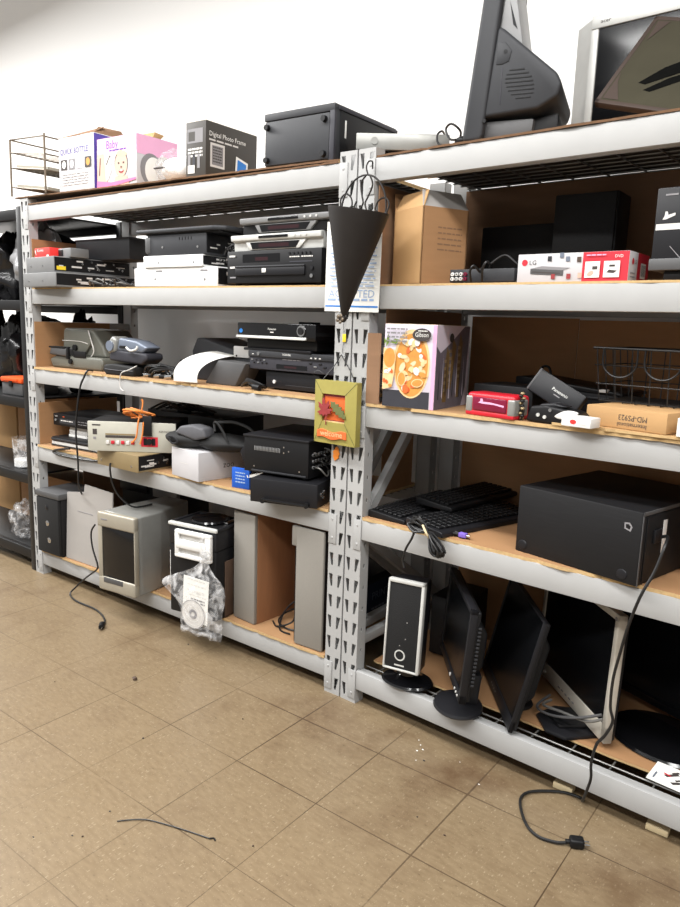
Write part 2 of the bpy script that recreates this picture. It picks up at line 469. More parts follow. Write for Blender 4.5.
rack('shelving_unit', 'grey steel five-level shelving unit holding the computer monitors, right of the hanging cone', 'R', .0032, WR, False)

def board(bay, x0, x1, z, label, y0=-.003, y1=.585, th=TH, rag=.006, m=boardtop, group=None, name='shelf_board', em=None, um=None):
    em = em or cardedge; um = um or m
    mb = MB(); n = int((x1-x0)/.018); q = random.Random(int(z*1000)+int(x0*10))
    f = []; off = 0
    for i in range(n+1):
        off = .7*off + q.uniform(-rag, rag)*.6
        f.append((x0+(x1-x0)*i/n, y0 - (abs(off) if q.random() > .1 else -abs(off)*1.5)))
    tp = [Vector((x, y, th)) for x, y in f]; bt = [Vector((x, y, 0)) for x, y in f]
    tb = [Vector((x, y1, th)) for x, y in f]; bb = [Vector((x, y1, 0)) for x, y in f]
    k = n+1
    mb.add(tp+tb, [(i, i+1, k+i+1, k+i) for i in range(n)], m, False)
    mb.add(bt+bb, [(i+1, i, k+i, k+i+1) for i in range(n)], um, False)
    mb.add(bt+tp, [(i, i+1, k+i+1, k+i) for i in range(n)], em, False)
    mb.add(bb+tb, [(i+1, i, k+i, k+i+1) for i in range(n)], m, False)
    mb.add([bt[0], tp[0], tb[0], bb[0]], [(0, 1, 2, 3)], cardedge, False); mb.add([bt[-1], tp[-1], tb[-1], bb[-1]], [(3, 2, 1, 0)], cardedge, False)
    o = mb.done(name); place(o, bay, 0, 0, z+.0003)
    return tag(o, label, 'shelf board', group)
side = ('left', 'right')
lv = ['bottom shelf', 'second shelf from the floor', 'middle shelf', 'fourth shelf from the floor', 'top of the rack']
board('L', -1.884, -.0735, Z[0], 'brown board with ragged edge under the tall wood-sided speakers')
board('L', -1.884, -.0735, Z[1], 'brown shelf board under the white carton and black receiver stack')
board('L', -1.884, -.0735, Z[2], 'brown shelf board under the three stacked video recorders')
board('L', -1.884, -.0735, Z[3], 'brown shelf board under the black disc changer and white set-top players', y0=.003, th=.006, rag=.004)
lb = board('L', -1.99, -.0735, Z[4], 'ragged brown board on top of the left rack under the baby product cartons', y0=-.002, th=.006, rag=.005, em=brownedge, um=undershade)
board('L', -1.884, -.0735, Z[4], 'added flat panel closing the bright gap under the ragged board on the left rack', y0=-.002, th=.006, rag=.003, em=brownedge, um=undershade)  # added panel, blocks the bright wall showing through below the tilted board
TILT = .0150                                   # its left end lies on the post tops
lb.rotation_euler.y = TILT; lb.location.z = Z[4] + .0058
def top_left(x): return Z[4] - x*TILT + .0122
board('R', .072, 1.89, Z[0], 'brown cardboard lying under the computer monitors on the lowest shelf', y0=.094, th=.006, rag=.003, m=card)
board('R', .072, 1.89, Z[1], 'brown cardboard covering the shelf under keyboards and subwoofer', y0=.002, m=card)
board('R', .072, 1.89, Z[2], 'ragged brown board under the red clock radio and wire basket', rag=.009)
board('R', .072, 1.89, Z[3], 'brown board under the tall open carton and red-and-white player carton', y0=.003, th=.006, rag=.004)
board('R', .072, 1.89, Z[4], 'ragged brown board on top of the right rack under the grey television', y0=-.002, th=.006, rag=.005, em=brownedge, um=undershade)

def sheet(bay, x, y, z, w, h, deg, label, m=card, lean=0, th=.004, name='cardboard_sheet', notch=None):
    """A standing sheet: w along local x, h up, leaning back by `lean` degrees."""
    mb = MB(); mb.M = Matrix.Rotation(R(-lean), 4, 'X')
    mb.prism(notch or [(0, 0), (w, 0), (w, h), (0, h)], 'y', 0, th, m)
    f = Face((0, 0, 0), (1, 0, 0), (0, 0, 1))
    o = mb.done(name); place(o, bay, x, y, z, deg); return tag(o, label, 'cardboard')
# cardboard linings of the bays
sheet('L', -1.882, .010, S[3], .50, .225, 90, 'tan cardboard lining behind the small red carton at the left end of its shelf')
sheet('L', -1.882, .006, S[2], .42, .215, 90, 'tan cardboard lining standing beside the grey fax phone')
sheet('L', -1.882, .010, S[1], .45, .205, 90, 'tan cardboard lining beside the black recorder with stacked silver slim players')
sheet('L', -.078, .33, S[1], .22, .30, 90, 'brown cardboard lining behind the rear panel of the black receiver')
sheet('L', -1.876, .24, S[0], .30, .40, 90, 'brown cardboard piece at the rack end behind the black grille speaker', m=carddark)
sheet('R', .080, .012, S[3], .46, .298, 90, 'brown cardboard lining left of the tall open carton', m=carddark)
sheet('R', .100, .05, S[2], .46, .300, 90, 'tall brown cardboard lining behind the trifle bowl carton', m=carddark)
sheet('R', .070, -.006, S[2], .052, .222, 0, 'narrow brown cardboard flap between the post and trifle bowl carton', th=.003, m=carddark)
sheet('R', .14, .535, Z[0]+.0068, 1.70, .43, 0, 'brown cardboard back sheet behind the computer monitors', m=card)
sheet('R', .12, .540, S[1], 1.74, .30, 0, 'brown cardboard back sheet behind keyboards and subwoofer', m=card)
sheet('R', .13, .540, S[2], .40, .29, 0, 'brown cardboard back sheet behind the trifle bowl carton and red radio', m=card)
sheet('R', .534, .536, S[2], 1.30, .285, 0, 'brown cardboard back sheet behind the black wire basket', m=card)
sheet('R', .072, .540, S[3], 1.78, .36, 0, 'dark brown cardboard back sheet behind the tall black speaker boxes', m=carddark)

# ---------------------------------------------------------------- the black rack beyond the left end
bt = thing('storage_rack', 'black steel rack full of bags at the left edge of the picture', 'shelving', 'L', -1.9985, .0, 0)
for x in (0, -1.05):
    for y in (0, .56):
        MB().box(x, y, 0, x+.042, y+.042, 1.80, rackblack, .004).done('post', bt)
BZ = [.105, .50, .885, 1.365, 1.79]
for z in BZ:
    for y in (.004, .565):
        MB().prism([(y, z-.05), (y, z), (y+.03, z), (y+.03, z-.05)], 'x', -.992, 0, rackblack, .004).done('beam', bt)
    MB().box(-.99, .034, z-.012, -.002, .565, z-.002, rackblack, .001).done('shelf_panel', bt)
def bag(bay, x, y, z, rad, label, m, seed, amp=.35, freq=7):
    t = MB().blob((0, 0, rad[2]*.92), rad, m, amp, freq, 44, 30, seed, 0.0).done('plastic_bag', None, 75)
    place(t, bay, x, y, z); return tag(t, label, 'bag')
bag('L', -2.165, .24, 1.3645, (.115, .15, .190), 'shiny silvery plastic bag bulging on the fourth shelf of the black rack', bagsilver, 3)
bag('L', -2.47, .24, 1.3645, (.14, .14, .190), 'black bag beside the silvery bag in the black rack', bagblack, 9)
bag('L', -2.135, .43, .8845, (.080, .10, .222), 'black plastic bag stuffed behind the orange-lidded case', bagblack, 14)
bag('L', -2.43, .26, .8845, (.14, .12, .205), 'black plastic bag further along the middle shelf of the black rack', bagblack, 21)
bag('L', -2.80, .24, 1.3645, (.12, .14, .190), 'black bag farthest along the fourth shelf of the black rack', bagblack, 52)
bag('L', -2.78, .26, .8845, (.13, .12, .205), 'black bag farthest along the middle shelf of the black rack', bagblack, 61)
bag('L', -2.46, .475, 1.3645, (.40, .055, .196), 'long black bag stuffed along the back of the fourth shelf of the black rack', bagblack, 71, .10, 9)
bag('L', -2.62, .475, .8845, (.36, .055, .212), 'long black bag stuffed along the back of the middle shelf of the black rack', bagblack, 83, .10, 9)
t = thing('tool_case', 'dark case with bright orange lid on the black rack', 'case', 'L', -2.29, .045, .8845)
MB().box(0, 0, 0, .20, .20, .065, dgrey, .008).done('case_body', t)
MB().box(-.004, -.006, .0655, .204, .206, .092, orange, .008).box(.03, -.012, .075, .17, -.006, .088, orange, .002).done('lid', t)
MB().box(.085, -.009, .045, .115, -.001, .078, blk, .002).done('latch', t)
t = thing('food_container', 'clear plastic tub with white contents on the black rack', 'container', 'L', -2.20, .118, .4995)
MB().lathe([(.062, .0), (.066, .004), (.072, .15), (.074, .155), (.071, .155), (.064, .006), (0, .005)], (0, 0, 0), film).done('tub', t)
MB().lathe([(.0, .007), (.0635, .007), (.065, .04), (0, .043)], (0, 0, 0), white).done('contents', t)
def carton(bay, x, y, z, w, d, h, deg, label, m=card, open_=False):
    t = thing('cardboard_box', label, 'box', bay, x, y, z, deg)
    MB().box(0, 0, 0, w, d, h, m, .002).done('carton_body', t)
    MB().box(w*.5-.025, -.0006, h-.06, w*.5+.025, 0.0, h-.001, card2, 0).box(w*.5-.025, .001, h, w*.5+.025, d-.001, h+.0006, card2, 0).done('packing_tape', t)
    return t
carton('L', -2.66, .33, .4995, .52, .20, .362, 0, 'brown carton behind the clear plastic tub')
carton('L', -2.68, .34, .1045, .54, .20, .28, 0, 'brown carton on the lowest shelf of the black rack')
carton('L', -3.0, .33, .4995, .32, .20, .34, 0, 'tan carton at the far end of the second shelf of the black rack', card2)
carton('L', -3.0, .34, .1045, .30, .20, .30, 0, 'tan carton at the far end of the lowest shelf of the black rack', card2)
carton('L', -2.105, .10, .1045, .09, .11, .15, 12, 'small tan carton beside the clear bag on the black rack', card2)
bag('L', -2.235, .115, .1045, (.10, .075, .10), 'crumpled clear plastic bag on the lowest shelf of the black rack', film, 33)
# ================================================================ LEFT RACK, top
def top_thing(name, label, cat, x, y, deg=0, dz=0, group=None):
    t = thing(name, label, cat, 'L', x, y, top_left(x)+.0006+dz, deg, group); t.rotation_euler.y = TILT*math.cos(R(deg)); t.rotation_euler.x = TILT*math.sin(R(deg)); return t
# wire tray
t = top_thing('letter_tray', 'bronze wire stacking tray at the left end of the rack top', 'tray', -1.986, -.02, 0)
W, D, H = .285, .26, .25
for i, (x, y) in enumerate(((0, 0), (W, 0), (0, D), (W, D))):
    MB().tube([(x, y, 0), (x, y, H)], .005, bronze, 8, 1).done('upright', t)
for z in (.012, .098, .165):
    mb = MB().tube([(0, 0, z+.03), (W, 0, z), (W, D, z), (0, D, z+.03)], .003, bronze, 6, 1, True)
    for k in range(1, 9): mb.tube([(0, D*k/9, z+.03), (W, D*k/9, z)], .0018, bronze, 5, 1)
    mb.box(.012, .02, z+.028, .02, D-.02, z+.032, bronze, 0)
    if z < .15:
        V = [(.012, .02, z+.034), (W-.012, .02, z+.005), (W-.012, D-.02, z+.005), (.012, D-.02, z+.034)]
        mb.add(V+[(a, b, c+.012) for a, b, c in V], [(3, 2, 1, 0), (4, 5, 6, 7), (0, 1, 5, 4), (1, 2, 6, 5), (2, 3, 7, 6), (3, 0, 4, 7)], warmsilver, False)
    mb.done('tier', t)
MB().tube([(0, 0, H), (W*.95, 0, H-.01), (W, D, H-.01), (0, D, H)], .0036, bronze, 8, 1, True).done('rim', t)
# bottle warmer carton
t = top_thing('product_box', 'white carton with purple side and open brown flaps', 'box', -1.672, .03, 0)
w, d, h = .262, .17, .232
mb = MB().box(0, 0, 0, w, d, h, boxwhite, .0015); f = FR(w, h)
mb.dq(f, .003, h-.030, w-.003, h-.003, lilac).dt(f, 'WARM', w-.065, h-.022, .016, greyink)
mb.dt(f, 'QUICK BOTTLE', .012, h-.070, .034, violetink, sx=.88)
for k in range(4):
    x = .018+k*.060; mb.dq(f, x, h-.135, x+.046, h-.092, ink if k == 0 else (greyink, lilac, boxbrown)[k-1]).de(f, x+.023, h-.113, .014, .016, paper if k < 3 else amber)
mb.lines(f, .03, h-.155, .19, 5, .011, .004, lightink, 4)
g = RT(w); mb.dq(g, .001, .001, d-.001, h-.001, purple).dq(g, .014, .02, .026, h-.07, lightink)
mb.done('carton_body', t)
mb = MB(); mb.add([(0, .001, h+.001), (w, .001, h+.001), (w*.97, .06, h+.034), (.06, .06, h+.022), (0, .001, h+.003), (w, .001, h+.003), (w*.97, .06, h+.037), (.06, .06, h+.025)], [(0, 3, 2, 1), (4, 5, 6, 7), (0, 1, 5, 4), (1, 2, 6, 5), (2, 3, 7, 6), (3, 0, 4, 7)], carddark, False).done('flap', t)
MB().add([(w, 0, h+.001), (w, d, h+.001), (w-.02, d-.02, h+.036), (w-.04, .05, h+.036), (w+.003, 0, h+.001), (w+.003, d, h+.001), (w-.017, d-.02, h+.038), (w-.037, .05, h+.038)], [(0, 1, 2, 3), (4, 7, 6, 5), (0, 4, 5, 1), (1, 5, 6, 2), (2, 6, 7, 3), (3, 7, 4, 0)], carddark, False).done('flap', t)
# baby carton
t = top_thing('product_box', 'pink and white carton printed with a smiling baby', 'box', -1.372, .02, 0)
w, d, h = .262, .21, .196
mb = MB().box(0, 0, 0, w, d, h, boxwhite, .0015); f = FR(w, h)
mb.dq(f, .001, h-.060, w-.001, h-.001, pink)
mb.dt(f, 'Baby', .062, h-.044, .046, violetink, sx=.9).lines(f, .085, h-.055, .11, 1, .01, .005, violetink, 3)
mb.dp(f, [(.001, .002), (.055, .002), (.085, .05), (.075, .12), (.05, .134), (.001, .134)], skin)
mb.dp(f, [(.05, .134), (.085, .134), (.10, .07), (.075, .03), (.06, .03)], lightink)
for a, b, c_, e in ((.012, .05, .02, .12), (.06, .09, .085, .125)): mb.dp(f, [(a, b), (a+.007, b), (c_+.007, e), (c_, e)], frameb)
mb.dp(f, [(.11, .002), (.215, .002), (.20, .04), (.125, .04)], skin)
mb.de(f, .163, .088, .043, .052, boxbrown, rot=.1).de(f, .163, .083, .041, .049, skin).de(f, .167, .126, .034, .012, ambl, rot=-.1)
for x in (.148, .180): mb.de(f, x, .09, .006, .004, ink, 12)
mb.de(f, .165, .074, .006, .004, frameb, 12).de(f, .165, .058, .015, .008, maple, 16).de(f, .165, .061, .011, .003, paper, 12)
mb.dp(f, [(.001, .001), (.10, .001), (.20, .012), (.26, .02), (.26, .028), (.10, .018), (.001, .03)], hotpink)
g = RT(w); mb.dq(g, .001, h-.075, d-.001, h-.001, pink).de(g, .075, .065, .058, .066, greyink, rot=.2).de(g, .085, .064, .045, .054, paper).de(g, .14, .08, .05, .05, lightink)
mb.done('carton_body', t)
for y, z in ((d*.55, .01), (d*.8, .018)): pass
MB().prism([(.02, .0), (.06, .0), (.08, .02), (.03, .024)], 'x', .14, .25, card2, .001).done('flap', t).location = (0, .07, h+.0006)
# wrapped item
t = top_thing('wrapped_appliance', 'white appliance wrapped in crinkled clear plastic beside the baby carton', 'appliance', -1.04, .03)
mb = MB().blob((.085, .10, .055), (.088, .085, .056), white, .10, 6, 30, 18, 2, .0); mb.done('appliance_body', t)
mb = MB().blob((.085, .10, .066), (.112, .105, .070), film, .16, 12, 40, 26, 5, .0); mb.done('plastic_wrap', t, 70)
MB().box(.02, .0, .052, .08, .012, .058, ink, .002).done('label_strip', t)
# photo frame box
t = top_thing('product_box', 'dark taupe digital photo frame carton standing upright', 'box', -.822, .025, 0)
w, d, h = .108, .27, .198
mb = MB().box(0, 0, 0, w, d, h, boxbrown, .0015); f = FR(w, h); g = RT(w)
mb.dq(f, .008, h-.075, w-.016, h-.025, greyink).dq(f, .014, h-.068, .05, h-.035, boxbrown).lines(f, .012, h-.10, .08, 3, .012, .007, lightink, 6)
for k in range(3): mb.dq(f, .012+k*.026, h-.165, .026+k*.026, h-.115, slateprint if k % 2 else greyink)
mb.dq(f, .012, .016, .05, .045, lightink)
mb.dt(g, 'Digital Photo Frame', .016, h-.05, .024, paper, sx=.98).lines(g, .016, h-.066, .15, 1, .01, .006, lightink, 5)
mb.dq(g, .022, .04, .095, .125, lightink).dq(g, .03, .048, .087, .117, greyink).lines(g, .035, .108, .045, 6, .010, .005, boxbrown, 9)
mb.dp(g, [(.15, .035), (.215, .03), (.22, .085), (.155, .10)], paper).dp(g, [(.16, .04), (.207, .037), (.211, .078), (.163, .09)], bluepr).de(g, .185, .03, .026, .02, ambl)
mb.done('carton_body', t)
MB().box(.003, .003, h, w-.003, d-.003, h+.0012, tan, 0).done('top_panel', t)
# small lilac appliance
t = top_thing('hand_appliance', 'small white and lilac rounded appliance behind the photo frame carton', 'appliance', -.62, .19)
MB().prism([(0, 0), (.10, 0), (.112, .02), (.095, .055), (.06, .07), (.02, .05)], 'y', 0, .06, white, .008, 3).done('shell', t)
MB().prism([(.012, .016), (.106, .02), (.10, .032), (.015, .03)], 'y', -.002, .062, lilac, .002).done('trim_band', t)
# computer tower lying down
t = top_thing('subwoofer_box', 'black box with four rubber feet on its front, on the rack top by the posts', 'speaker', -.405, .004, 0)
w, d, h = .302, .36, .172
MB().box(0, .012, 0, w, d, h, charcoal, .004).done('cabinet', t)
MB().box(.004, .004, .006, w-.022, .014, h-.026, charcoal, .002).box(0, .002, h-.024, w, .016, h, charcoal, .003).box(w-.020, .002, 0, w, .016, h-.02, slateprint, .003).done('front_panel', t)
for x in (.016, w-.040):
    for z in (.022, h-.045): MB().cyl((x, .005, z), (x, -.009, z), .0105, blk, 16, .009).done('rubber_foot', t)
MB().box(w+.0002, .03, 0.004, w+.004, d-.01, h-.02, blk, .002).box(w, .02, h-.018, w+.006, d, h-.006, slateprint, .003).done('side_panel', t)
MB().box(w+.0042, .052, .075, w+.0052, .060, .128, paper, .0004).done('sticker', t)
# ================================================================ hanging things at the posts
# letter-size notice
t = MB(); f = Face((0, -.0012, 0), (1, 0, 0), (0, 0, 1)); w, h = .222, .282
t.box(0, -.0012, 0, w, 0, h, paper, 0)
t.dq(f, .003, .014, w-.003, .0195, bluepr)
t.dt(f, 'ACCEPTED', w/2, .045, .034, palebl, 'CENTER', sx=1.12).lines(f, .012, .034, .19, 1, .01, .007, palebl, 12)
for k in range(17): t.lines(f, .018 if k % 2 else .026, .262-k*.0115, .182, 1, .01, .0042 if k % 3 else .0028, palebl, 40+k)
t = t.done('paper_notice'); place(t, 'R', -.112, -.0090, 1.338, 0); t.rotation_euler.y = R(.6); tag(t, 'white paper notice with blue line hanging behind the black metal cone', 'notice')
# cone
t = thing('wall_cone', 'dark rusty metal cone with scrolled wire top hanging on the posts', 'wall ornament', 'R', .050, -.105, 1.322, 0)
prof = [(.006, 0), (.012, .012), (.091, .304), (.0915, .310), (.0895, .310), (.0885, .304), (.010, .014), (0, .013)]
c = MB().lathe(prof, (0, 0, 0), iron, 40).done('cone', t); t.rotation_euler = (R(1), R(9), 0)
mb = MB().blob((-.004, 0, -.009), (.014, .014, .012), iron, .1, 4, 14, 8, 1)
for k in range(5):
    a = 2*math.pi*k/5; mb.cyl((-.004+.010*math.cos(a), -.013, -.010+.010*math.sin(a)), (-.004+.010*math.cos(a), -.0165, -.010+.010*math.sin(a)), .006, bronze, 10, .003)
mb.done('tip_flower', t)
mb = MB()
arc = [(-.085*math.cos(a), .02, .305+.105*math.sin(a)) for a in [math.pi*k/12 for k in range(13)]]
mb.tube(arc, .0028, iron, 6, 3)
for sx in (-1, 1):
    mb.tube([(sx*.085, .02, .305), (sx*.092, .02, .335), (sx*.075, .02, .352), (sx*.052, .02, .342), (sx*.045, .02, .318), (sx*.060, .02, .309)], .0026, iron, 6, 4)
    mb.tube([(sx*.006, .02, .41), (sx*.022, .02, .385), (sx*.012, .02, .352), (sx*.004, .02, .33), (sx*.018, .02, .309), (sx*.034, .02, .318), (sx*.03, .02, .334)], .0026, iron, 6, 4)
mb.tube([(0, .02, .41), (-.012, .022, .43), (-.03, .05, .450), (-.045, .085, .456), (-.05, .096, .448), (-.05, .098, .436)], .0024, iron, 6, 4)
mb.done('scroll_hanger', t)
for x in (-.085, .086): MB().blob((x, .02, .309), (.006, .006, .006), iron, 0, 1, 12, 8).done('bead', t)
# small yellow tag string
mb = MB().box(-.006, -.002, -.022, .008, 0, .004, yellow, .0015).tube([(0, -.001, .004), (-.004, -.001, .03), (.0, -.0005, .052)], .0008, wirem, 4, 3).tube([(0, -.001, -.022), (-.004, -.001, -.045), (-.002, -.001, -.06)], .0008, wirem, 4, 3)
t = mb.done('price_tag'); place(t, 'R', -.0285, -.0045, 1.262); tag(t, 'tiny yellow tag hanging below the cone tip', 'tag')
# harvest picture
t = thing('decorative_frame', 'olive green harvest frame with a red leaf hanging on the posts', 'wall ornament', 'R', -.118, -.041, .906, 0)
w, h = .178, .208
mb = MB(); a, b = .035, .012
out = [(0, 0), (w, 0), (w, h), (0, h)]; inn = [(.037, .072), (w-.043, .072), (w-.043, h-.043), (.037, h-.043)]
V = [(x, .002, z) for x, z in out]+[(x, -.004, z) for x, z in inn]+[(x, .006, z) for x, z in inn]+[(x, .026, z) for x, z in out]
F = []
for i in range(4):
    j = (i+1) % 4; F += [(i, j, 4+j, 4+i), (4+i, 4+j, 8+j, 8+i), (j, i, 12+i, 12+j)]
F.append((15, 14, 13, 12)); mb.add(V, F, olive, False); mb.done('frame', t)
mb = MB()
for a, b, c_, e in ((0, 0, .037, .072), (w, 0, w-.043, .072), (w, h, w-.043, h-.043), (0, h, .037, h-.043)): mb.tube([(a, .0018, b), (c_, -.0042, e)], .0009, olived, 4, 1)
mb.done('mitre_joint', t)
f = Face((0, .0055, 0), (1, 0, 0), (0, 0, 1))
mb = MB().dq(f, .037, .072, w-.043, h-.043, maple).dq(f, .042, .079, w-.050, h-.052, rust).dq(f, .037, .068, w-.043, .076, ambl); mb.done('picture_panel', t)
def leaf_pts(c, L, n, wf, rot, lob):
    P = []
    for k in range(2*n):
        s = k/n if k <= n else (2*n-k)/n; sg = 1 if k <= n else -1
        wd = wf*math.sin(math.pi*min(1, s*.98+.02))**.8*(1 - lob*(k % 2)); x = L*(s-.5); y = sg*wd
        P.append((c[0]+x*math.cos(rot)-y*math.sin(rot), c[1]+x*math.sin(rot)+y*math.cos(rot)))
    return P
def maple_pts(c, r, rot):
    P = []
    for a, q in ((-150, .45), (-128, .34), (-112, .62), (-98, .56), (-88, .80), (-80, .60), (-62, .40), (-52, .74), (-44, .70), (-34, .98), (-26, .72), (-14, .50), (-9, .86), (0, 1.12), (9, .86), (14, .50), (26, .72), (34, .98), (44, .70), (52, .74), (62, .40), (80, .60), (88, .80), (98, .56), (112, .62), (128, .34), (150, .45), (180, .22)):
        P.append((c[0]+r*q*math.cos(rot+R(a)), c[1]+r*q*math.sin(rot+R(a))))
    return P
def relief(name, pts, m, par, y0, th):
    return MB().prism(pts, 'y', y0-th, y0, m, .0008, 1).done(name, par)
relief('red_leaf', maple_pts((.052, .106), .043, R(100)), maple, t, -.0045, .004)
relief('leaf_stem', [(.056, .062), (.059, .062), (.058, .10), (.055, .10)], maple, t, -.0045, .003)
relief('green_leaf', leaf_pts((.108, .115), .085, 11, .019, R(-38), .45), olived, t, -.0046, .004)
wv = [(.018+.0125*k, .018+.004*math.sin(k*.9)) for k in range(11)]
relief('banner', wv+[(x, z+.025) for x, z in wv[::-1]], rust, t, .001, .006)
mb = MB(); f = Face((0, -.0052, 0), (1, 0, 0), (0, 0, 1)); mb.dt(f, 'welcome', .081, .026, .026, ambl, 'CENTER'); mb.done('banner_lettering', t)
mb = MB().tube([(.02, .014, h-.002), (.055, .030, h+.045), (.082, .033, h+.085)], .0016, wirem, 6, 3).tube([(w-.02, .014, h-.002), (.125, .030, h+.035), (.082, .033, h+.085)], .0016, wirem, 6, 3)
mb.tube([(.02, .014, h), (-.01, .0, h+.015), (.01, .004, h+.03), (.03, .006, h+.02)], .0013, wirem, 5, 3).done('hanging_wire', t)
mb = MB().prism(leaf_pts((0, 0), .052, 7, .016, R(82), .3), 'y', -.003, 0, leafor, .0008, 1).tube([(0, -.001, .024), (.002, -.001, .038), (-.002, -.001, .05)], .001, wirem, 5, 2)
t = mb.done('leaf_ornament'); place(t, 'R', -.046, -.0042, .868); tag(t, 'small orange leaf ornament dangling below the olive green frame', 'ornament')
# ================================================================ LEFT RACK, fourth shelf
def dev(name, label, cat, bay, x, y, z, deg, w, d, h, m, group=None, ft=.006, bev=.003):
    t = thing(name, label, cat, bay, x, y, z, deg, group)
    MB().box(0, 0, ft, w, d, h, m, bev).done('casing', t)
    if ft: feet(t, w, d, ft+.001)
    return t
def sockets(t, f, spots, r=.005, m=None):
    mb = MB()
    for a, b in spots:
        p = f.o+f.u*a+f.v*b; mb.cyl(p, p+f.n*.006, r, m or chrome, 10).cyl(p, p+f.n*.007, r*.5, blk, 8)
    return mb.done('sockets', t)
def rear_panel(t, f, w, h, seed, lab=None):
    """ports, prints and a tangle of plugs on a device's back"""
    q = random.Random(seed); mb = MB()
    mb.dq(f, .004, .008, w-.004, h-.004, blk)
    for k in range(9):
        a = q.uniform(.05, .85)*w; b = q.uniform(.25, .75)*h; mb.dq(f, a, b, a+q.uniform(.01, .05), b+q.uniform(.003, .008), lightink)
    if lab: mb.dq(f, *lab, yellow)
    mb.done('rear_panel', t)
    sockets(t, f, [(q.uniform(.35, .95)*w, q.uniform(.25, .8)*h) for k in range(10)], .0045)
def cord(name, label, bay, pts, r=.003, m=None, group=None, plug=None):
    x, y, z = pts[0]; mb = MB().tube([Vector(p)-Vector(pts[0]) for p in pts], r, m or wirem, 8, 6)
    o = mb.done(name); place(o, bay, x, y, z); return tag(o, label, 'cable', group)
z4 = S[3]
# two silver-sided receivers stacked, rear panels to the right
def side_receiver(label, x, y, z, deg, w, d, h, m, seed, lab=None, name='video_recorder'):
    t = dev(name, label, 'electronics', 'L', x, y, z, deg, d, w, h, m, ft=0)
    f = Face((d, 0, 0), (0, 1, 0), (0, 0, 1)); rear_panel(t, f, w, h, seed, lab)
    screws(t, [(d*.18, 0, h*.42), (d*.62, 0, h*.42)], r=.005)
    return t
# local frame here: x runs along the side panel to the near corner, y along the rear panel
side_receiver('silver recorder sticking out past the post, under the yellow-labelled recorder', -1.56-.31*math.cos(R(-5)), -.075-.31*math.sin(R(-5)), z4, -5, .40, .31, .062, mgrey, 3)
side_receiver('silver recorder with yellow rear label, upper of two at the left end', -1.595-.265*math.cos(R(-5)), -.06-.265*math.sin(R(-5)), z4+.0628, -5, .38, .265, .070, mgrey, 5, (.012, .012, .055, .028))
zz = z4+.0628+.0708
t = thing('product_box', 'small bright red carton lying on the silver recorders', 'box', 'L', -1.845, .0, zz, -6)
w, d, h = .150, .10, .044
mb = MB().box(0, 0, 0, w, d, h, redbright, .001); f = FR(w, h); mb.dt(f, 'RELAXING', .026, h-.016, .014, paper, sx=.95).dp(f, [(.004, .03), (.016, .012), (.012, .03), (.008, .04)], paper).dq(f, w-.03, .004, w-.008, .012, lightink); mb.done('carton_body', t)
t = dev('control_unit', 'small grey unit with black socket beside the bright red carton', 'electronics', 'L', -1.685, .02, zz, -4, .11, .09, .040, mgrey, ft=0)
MB().box(.006, -.003, .006, .045, .001, .034, blk, .002).done('socket', t)
mb = MB(); q = random.Random(8)
for k in range(9):
    x = q.uniform(0, .2); mb.tube([(x, .0, .004+.004*(k % 3)), (x+.05, -.03+.02*(k % 2), .015+.003*k), (x+.12, .01*(k % 3), .006), (x+.18, .02, .01+.002*k), (x+.2, .05, .006)], .0028, (wirem, wiregrey, wirem)[k % 3], 6, 4)
t = mb.done('cable_tangle'); place(t, 'L', -1.48, .03, z4+.001); tag(t, 'tangle of thin cables between silver recorder and white set-top box', 'cables')
t = dev('set_top_box', 'dark plain box lying across the back of the yellow-labelled recorder', 'electronics', 'L', -1.76, .16, z4+.0628+.0706, 2, .39, .15, .095, charcoal, ft=0)
box_part('cover', t, slateprint, -.003, -.003, .090, .393, .15, .0965)
# white set-top boxes with grey receiver on top
def stack_unit(label, x, y, z, w, d, h, m, deg, seed, sc=True, g=None):
    t = dev('set_top_box', label, 'electronics', 'L', x, y, z, deg, w, d, h, m, g, ft=0, bev=.004)
    f = Face((w, 0, 0), (0, 1, 0), (0, 0, 1)); rear_panel(t, f, d, h, seed)
    if sc: screws(t, [(w*.27, 0, h*.4), (w*.86, 0, h*.36)], r=.0045, m=mgrey)
    return t
a = stack_unit('long white set-top box at the bottom of the stack with the grey receiver', -1.108, -.002, z4, .47, .26, .072, white, 2, 21)
mb = MB(); f = FR(.47, .072); mb.dq(f, .13, .055, .17, .062, greyink).dq(f, .38, .055, .42, .062, greyink).done('markings', a)
b = stack_unit('shorter white set-top box between the grey receiver and the long white box', -1.052, .0, z4+.0728, .335, .24, .046, white, 2, 22)
MB().box(.01, -.008, .0, .34, .004, .012, white, .003).done('front_lip', b)
c = stack_unit('dark grey receiver with flat lid, on the two white set-top boxes', -1.030, .004, z4+.1194, .325, .27, .078, charcoal, 3, 23)
mb = MB()
for k in range(5): mb.box(.18+k*.016, -.0012, .056, .184+k*.016, .001, .068, blk, .0005)
mb.done('vent_slots', c); MB().box(-.012, -.004, .008, .020, .05, .072, dgrey, .008).done('corner_cap', c)
t = thing('flat_lid', 'flat dark grey lid with rounded edge on top of the grey receiver', 'electronics', 'L', -1.085, -.01, z4+.1982, 2)
MB().prism([(0, 0), (.43, 0), (.47, .03), (.50, .14), (.50, .26), (.02, .26)], 'z', .006, .022, charcoal, .006).done('lid_shell', t)
MB().box(.04, .02, 0, .45, .24, .007, blk, .002).done('underside', t)
mb = MB()
for k in range(7):
    y = .03+k*.03; mb.tube([(0, y, .01*k % .03), (.03+.006*k, y-.01, .02+.006*(k % 4)), (.055, y+.02, .045), (.03, y+.05, .05-.01*(k % 3)), (.012, y+.03, .02)], .003, wirem, 6, 4)
t = mb.done('cable_tangle'); place(t, 'L', -.650, .03, z4+.121); tag(t, 'black cables hanging at the back of the grey receiver', 'cables')
